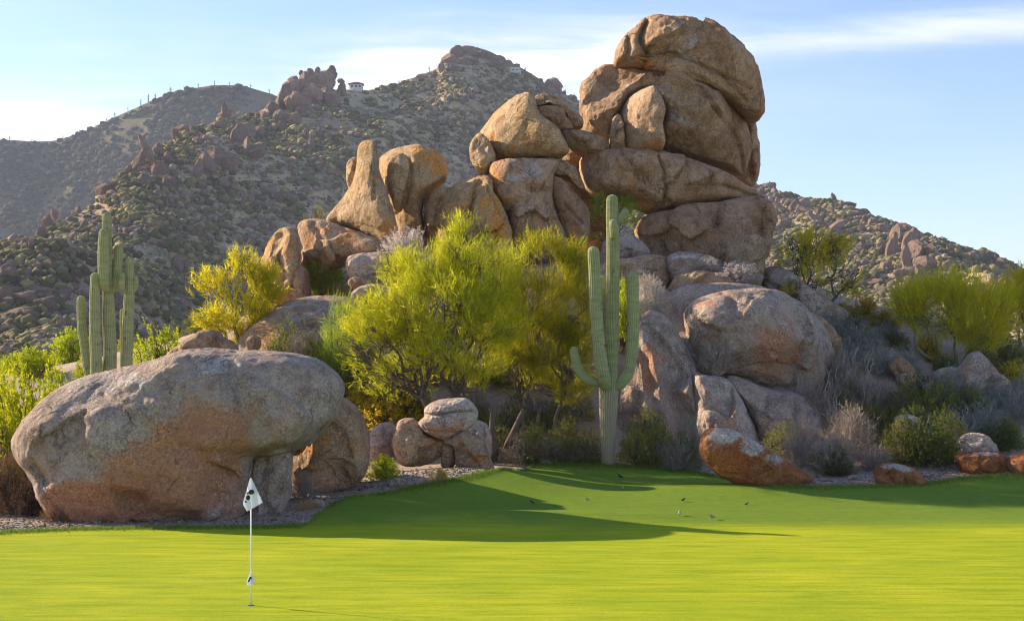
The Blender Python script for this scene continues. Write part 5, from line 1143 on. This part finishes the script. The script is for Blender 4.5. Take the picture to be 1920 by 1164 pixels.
M['wall_w'] = plain('pale_stucco', (0.62, 0.60, 0.57), .9, .06); M['wall_t'] = plain('tan_stucco', (0.42, 0.31, 0.24), .9, .06); M['roof'] = plain('dark_roof', (0.10, 0.085, 0.075), .9); M['glass'] = plain('dark_glass', (0.03, 0.04, 0.05), .15)
M['wall_g'] = plain('grey_stucco', (0.36, 0.34, 0.34), .9, .06)
def box(name, a, b, mat, parent):
    (x0, y0, z0), (x1, y1, z1) = a, b; bm = bmesh.new(); bmesh.ops.create_cube(bm, size=1)
    for v in bm.verts: v.co = Vector((x0 + (x1 - x0) * (v.co.x + .5), y0 + (y1 - y0) * (v.co.y + .5), z0 + (z1 - z0) * (v.co.z + .5)))
    me = bpy.data.meshes.new(name); bm.to_mesh(me); bm.free(); me.materials.append(M[mat]); o = bpy.data.objects.new(name, me); COL.objects.link(o); o.parent = parent; return o
def house(px, pyb, w, h, label, wallm, pitched=False, D=None, src='mountain', nwin=3):
    p = on_mtn(px, pyb, src) if D is None else np.array([(px - 960) * D / F, D, gz((px - 960) * D / F, D)])
    if D is not None: h = max(h, (CH + (HOR - (pyb - h)) * D / F - p[2]) * F / D)
    s = p[1] / F; ww, hh = w * s, h * s; o = empty('house', p); tag(o, label, 'house')
    d = ww * .6; box('wall', (-ww / 2, -d / 2, -hh), (ww / 2, d / 2, hh * (.6 if pitched else .92)), wallm, o)
    if pitched:
        V = np.array([(-ww * .6, -d * .65, hh * .58), (ww * .6, -d * .65, hh * .58), (ww * .6, d * .65, hh * .58), (-ww * .6, d * .65, hh * .58), (-ww * .12, 0, hh), (ww * .12, 0, hh), (-ww * .6, -d * .65, hh * .66), (ww * .6, -d * .65, hh * .66), (ww * .6, d * .65, hh * .66), (-ww * .6, d * .65, hh * .66)])
        mesh_np('roof', V, [np.array([(0, 1, 7, 6), (1, 2, 8, 7), (2, 3, 9, 8), (3, 0, 6, 9), (0, 3, 2, 1), (6, 7, 5, 4), (8, 9, 4, 5)]), np.array([(7, 8, 5), (9, 6, 4)])], M['roof'], False, None, o)
    else: box('roof', (-ww * .53, -d * .55, hh * .921), (ww * .53, d * .55, hh), wallm, o)
    for k in range(nwin):
        x = (-.5 + (k + .5) / nwin) * ww * .9; f = box('window', (x - ww * .09, -d / 2 - .12, hh * .15), (x + ww * .09, -d / 2 + .05, hh * .48), 'wall_w', o); box('pane', (x - ww * .075, -d / 2 - .16, hh * .19), (x + ww * .075, -d / 2 - .1, hh * .44), 'glass', f)
house(668, 166, 24, 14, 'small house with a dark low-pitched roof on the saddle right of the rocky knob', 'wall_w', True)
house(962, 134, 24, 7, 'long pale flat-roofed house below the summit on its right', 'wall_w')
house(972, 140, 10, 7, 'small pale annexe under the long house near the summit', 'wall_w', nwin=2)
house(120, 660, 46, 26, 'grey flat-roofed house at the mountain foot behind the multi-stemmed saguaro', 'wall_g', D=330)
house(150, 668, 34, 8, 'low pale building beside the grey flat-roofed house', 'wall_w', D=300)
house(36, 742, 36, 36, 'tan adobe house corner behind the lime bushes at the left edge', 'wall_t', D=85, nwin=1)

# ------------------------------------------------------------------ gravel and litter on the dirt strip
def gravel():
    r = np.random.default_rng(5); P = []
    X = r.uniform(-14, 19, 13000); yb = np.interp(X, LEX, LEY); Y = yb + .1 + np.abs(r.normal(0, 2.2, len(X)))
    n = len(X); st = r.uniform(.008, .035, n) * (1 + 1.5 * (r.uniform(0, 1, n) > .96)); sv, tr = sphere(1)
    Z = ground_h(X, Y); ok = np.ones(n, bool)
    V = sv[None] * st[:, None, None] * np.stack([r.uniform(.8, 1.6, n), r.uniform(.8, 1.4, n), r.uniform(.4, .9, n)], -1)[:, None] * (1 + r.uniform(-.25, .25, (n, len(sv), 1))) + np.stack([X, Y, Z + st * .2], -1)[:, None]
    T = (tr[None] + (np.arange(n) * len(sv))[:, None, None]).reshape(-1, 3)
    tag(mesh_np('gravel', V.reshape(-1, 3), [T], M['pebble'], False, {'rnd': np.repeat(r.uniform(0, 1, n), len(sv))}), 'fine gravel scattered over the bare dirt beyond the lawn', 'gravel', kind='stuff')
gravel()
def rim_grass():
    r = np.random.default_rng(6); X = r.uniform(-15, 20, 34000); yb = np.interp(X, LEX, LEY); Y = yb - np.abs(r.normal(0, .28, len(X))) + .08
    P = np.stack([X, Y, ground_h(X, Y) + .02], -1); D = r.normal(size=P.shape) * .35; D[:, 2] = 1; D /= np.linalg.norm(D, axis=1)[:, None]
    V, T = blades(r, P, D, .075 * r.uniform(.5, 1.8, len(P)), .014)
    tag(mesh_np('fringe_grass', V, [T], M['fringe'], False, {'rnd': np.repeat(r.uniform(0, 1, len(P)), 3)}), 'short grass fringe along the edge of the lawn', 'grass', kind='stuff')
M['fringe'] = leaf_mat('fringe_blades', (0.10, 0.18, 0.025), (0.24, 0.32, 0.04), .3, (0.42, 0.40, .08))
rim_grass()

# ------------------------------------------------------------------ desert air
def haze():
    m = bpy.data.materials.new('haze'); m.use_nodes = True; m.node_tree.nodes.clear(); t = NT(m.node_tree); out = t.n('ShaderNodeOutputMaterial')
    v = t.n('ShaderNodeVolumePrincipled'); v.inputs['Color'].default_value = (0.70, 0.80, 1.0, 1); v.inputs['Density'].default_value = 0.00010; v.inputs['Anisotropy'].default_value = 0.0
    t.l(v.outputs[0], out.inputs['Volume'])
    o = box('haze', (-7500, -500, -8), (7500, 7500, 330), 'lawn', None); o.data.materials.clear(); o.data.materials.append(m); tag(o, kind='stuff')
if True: haze()
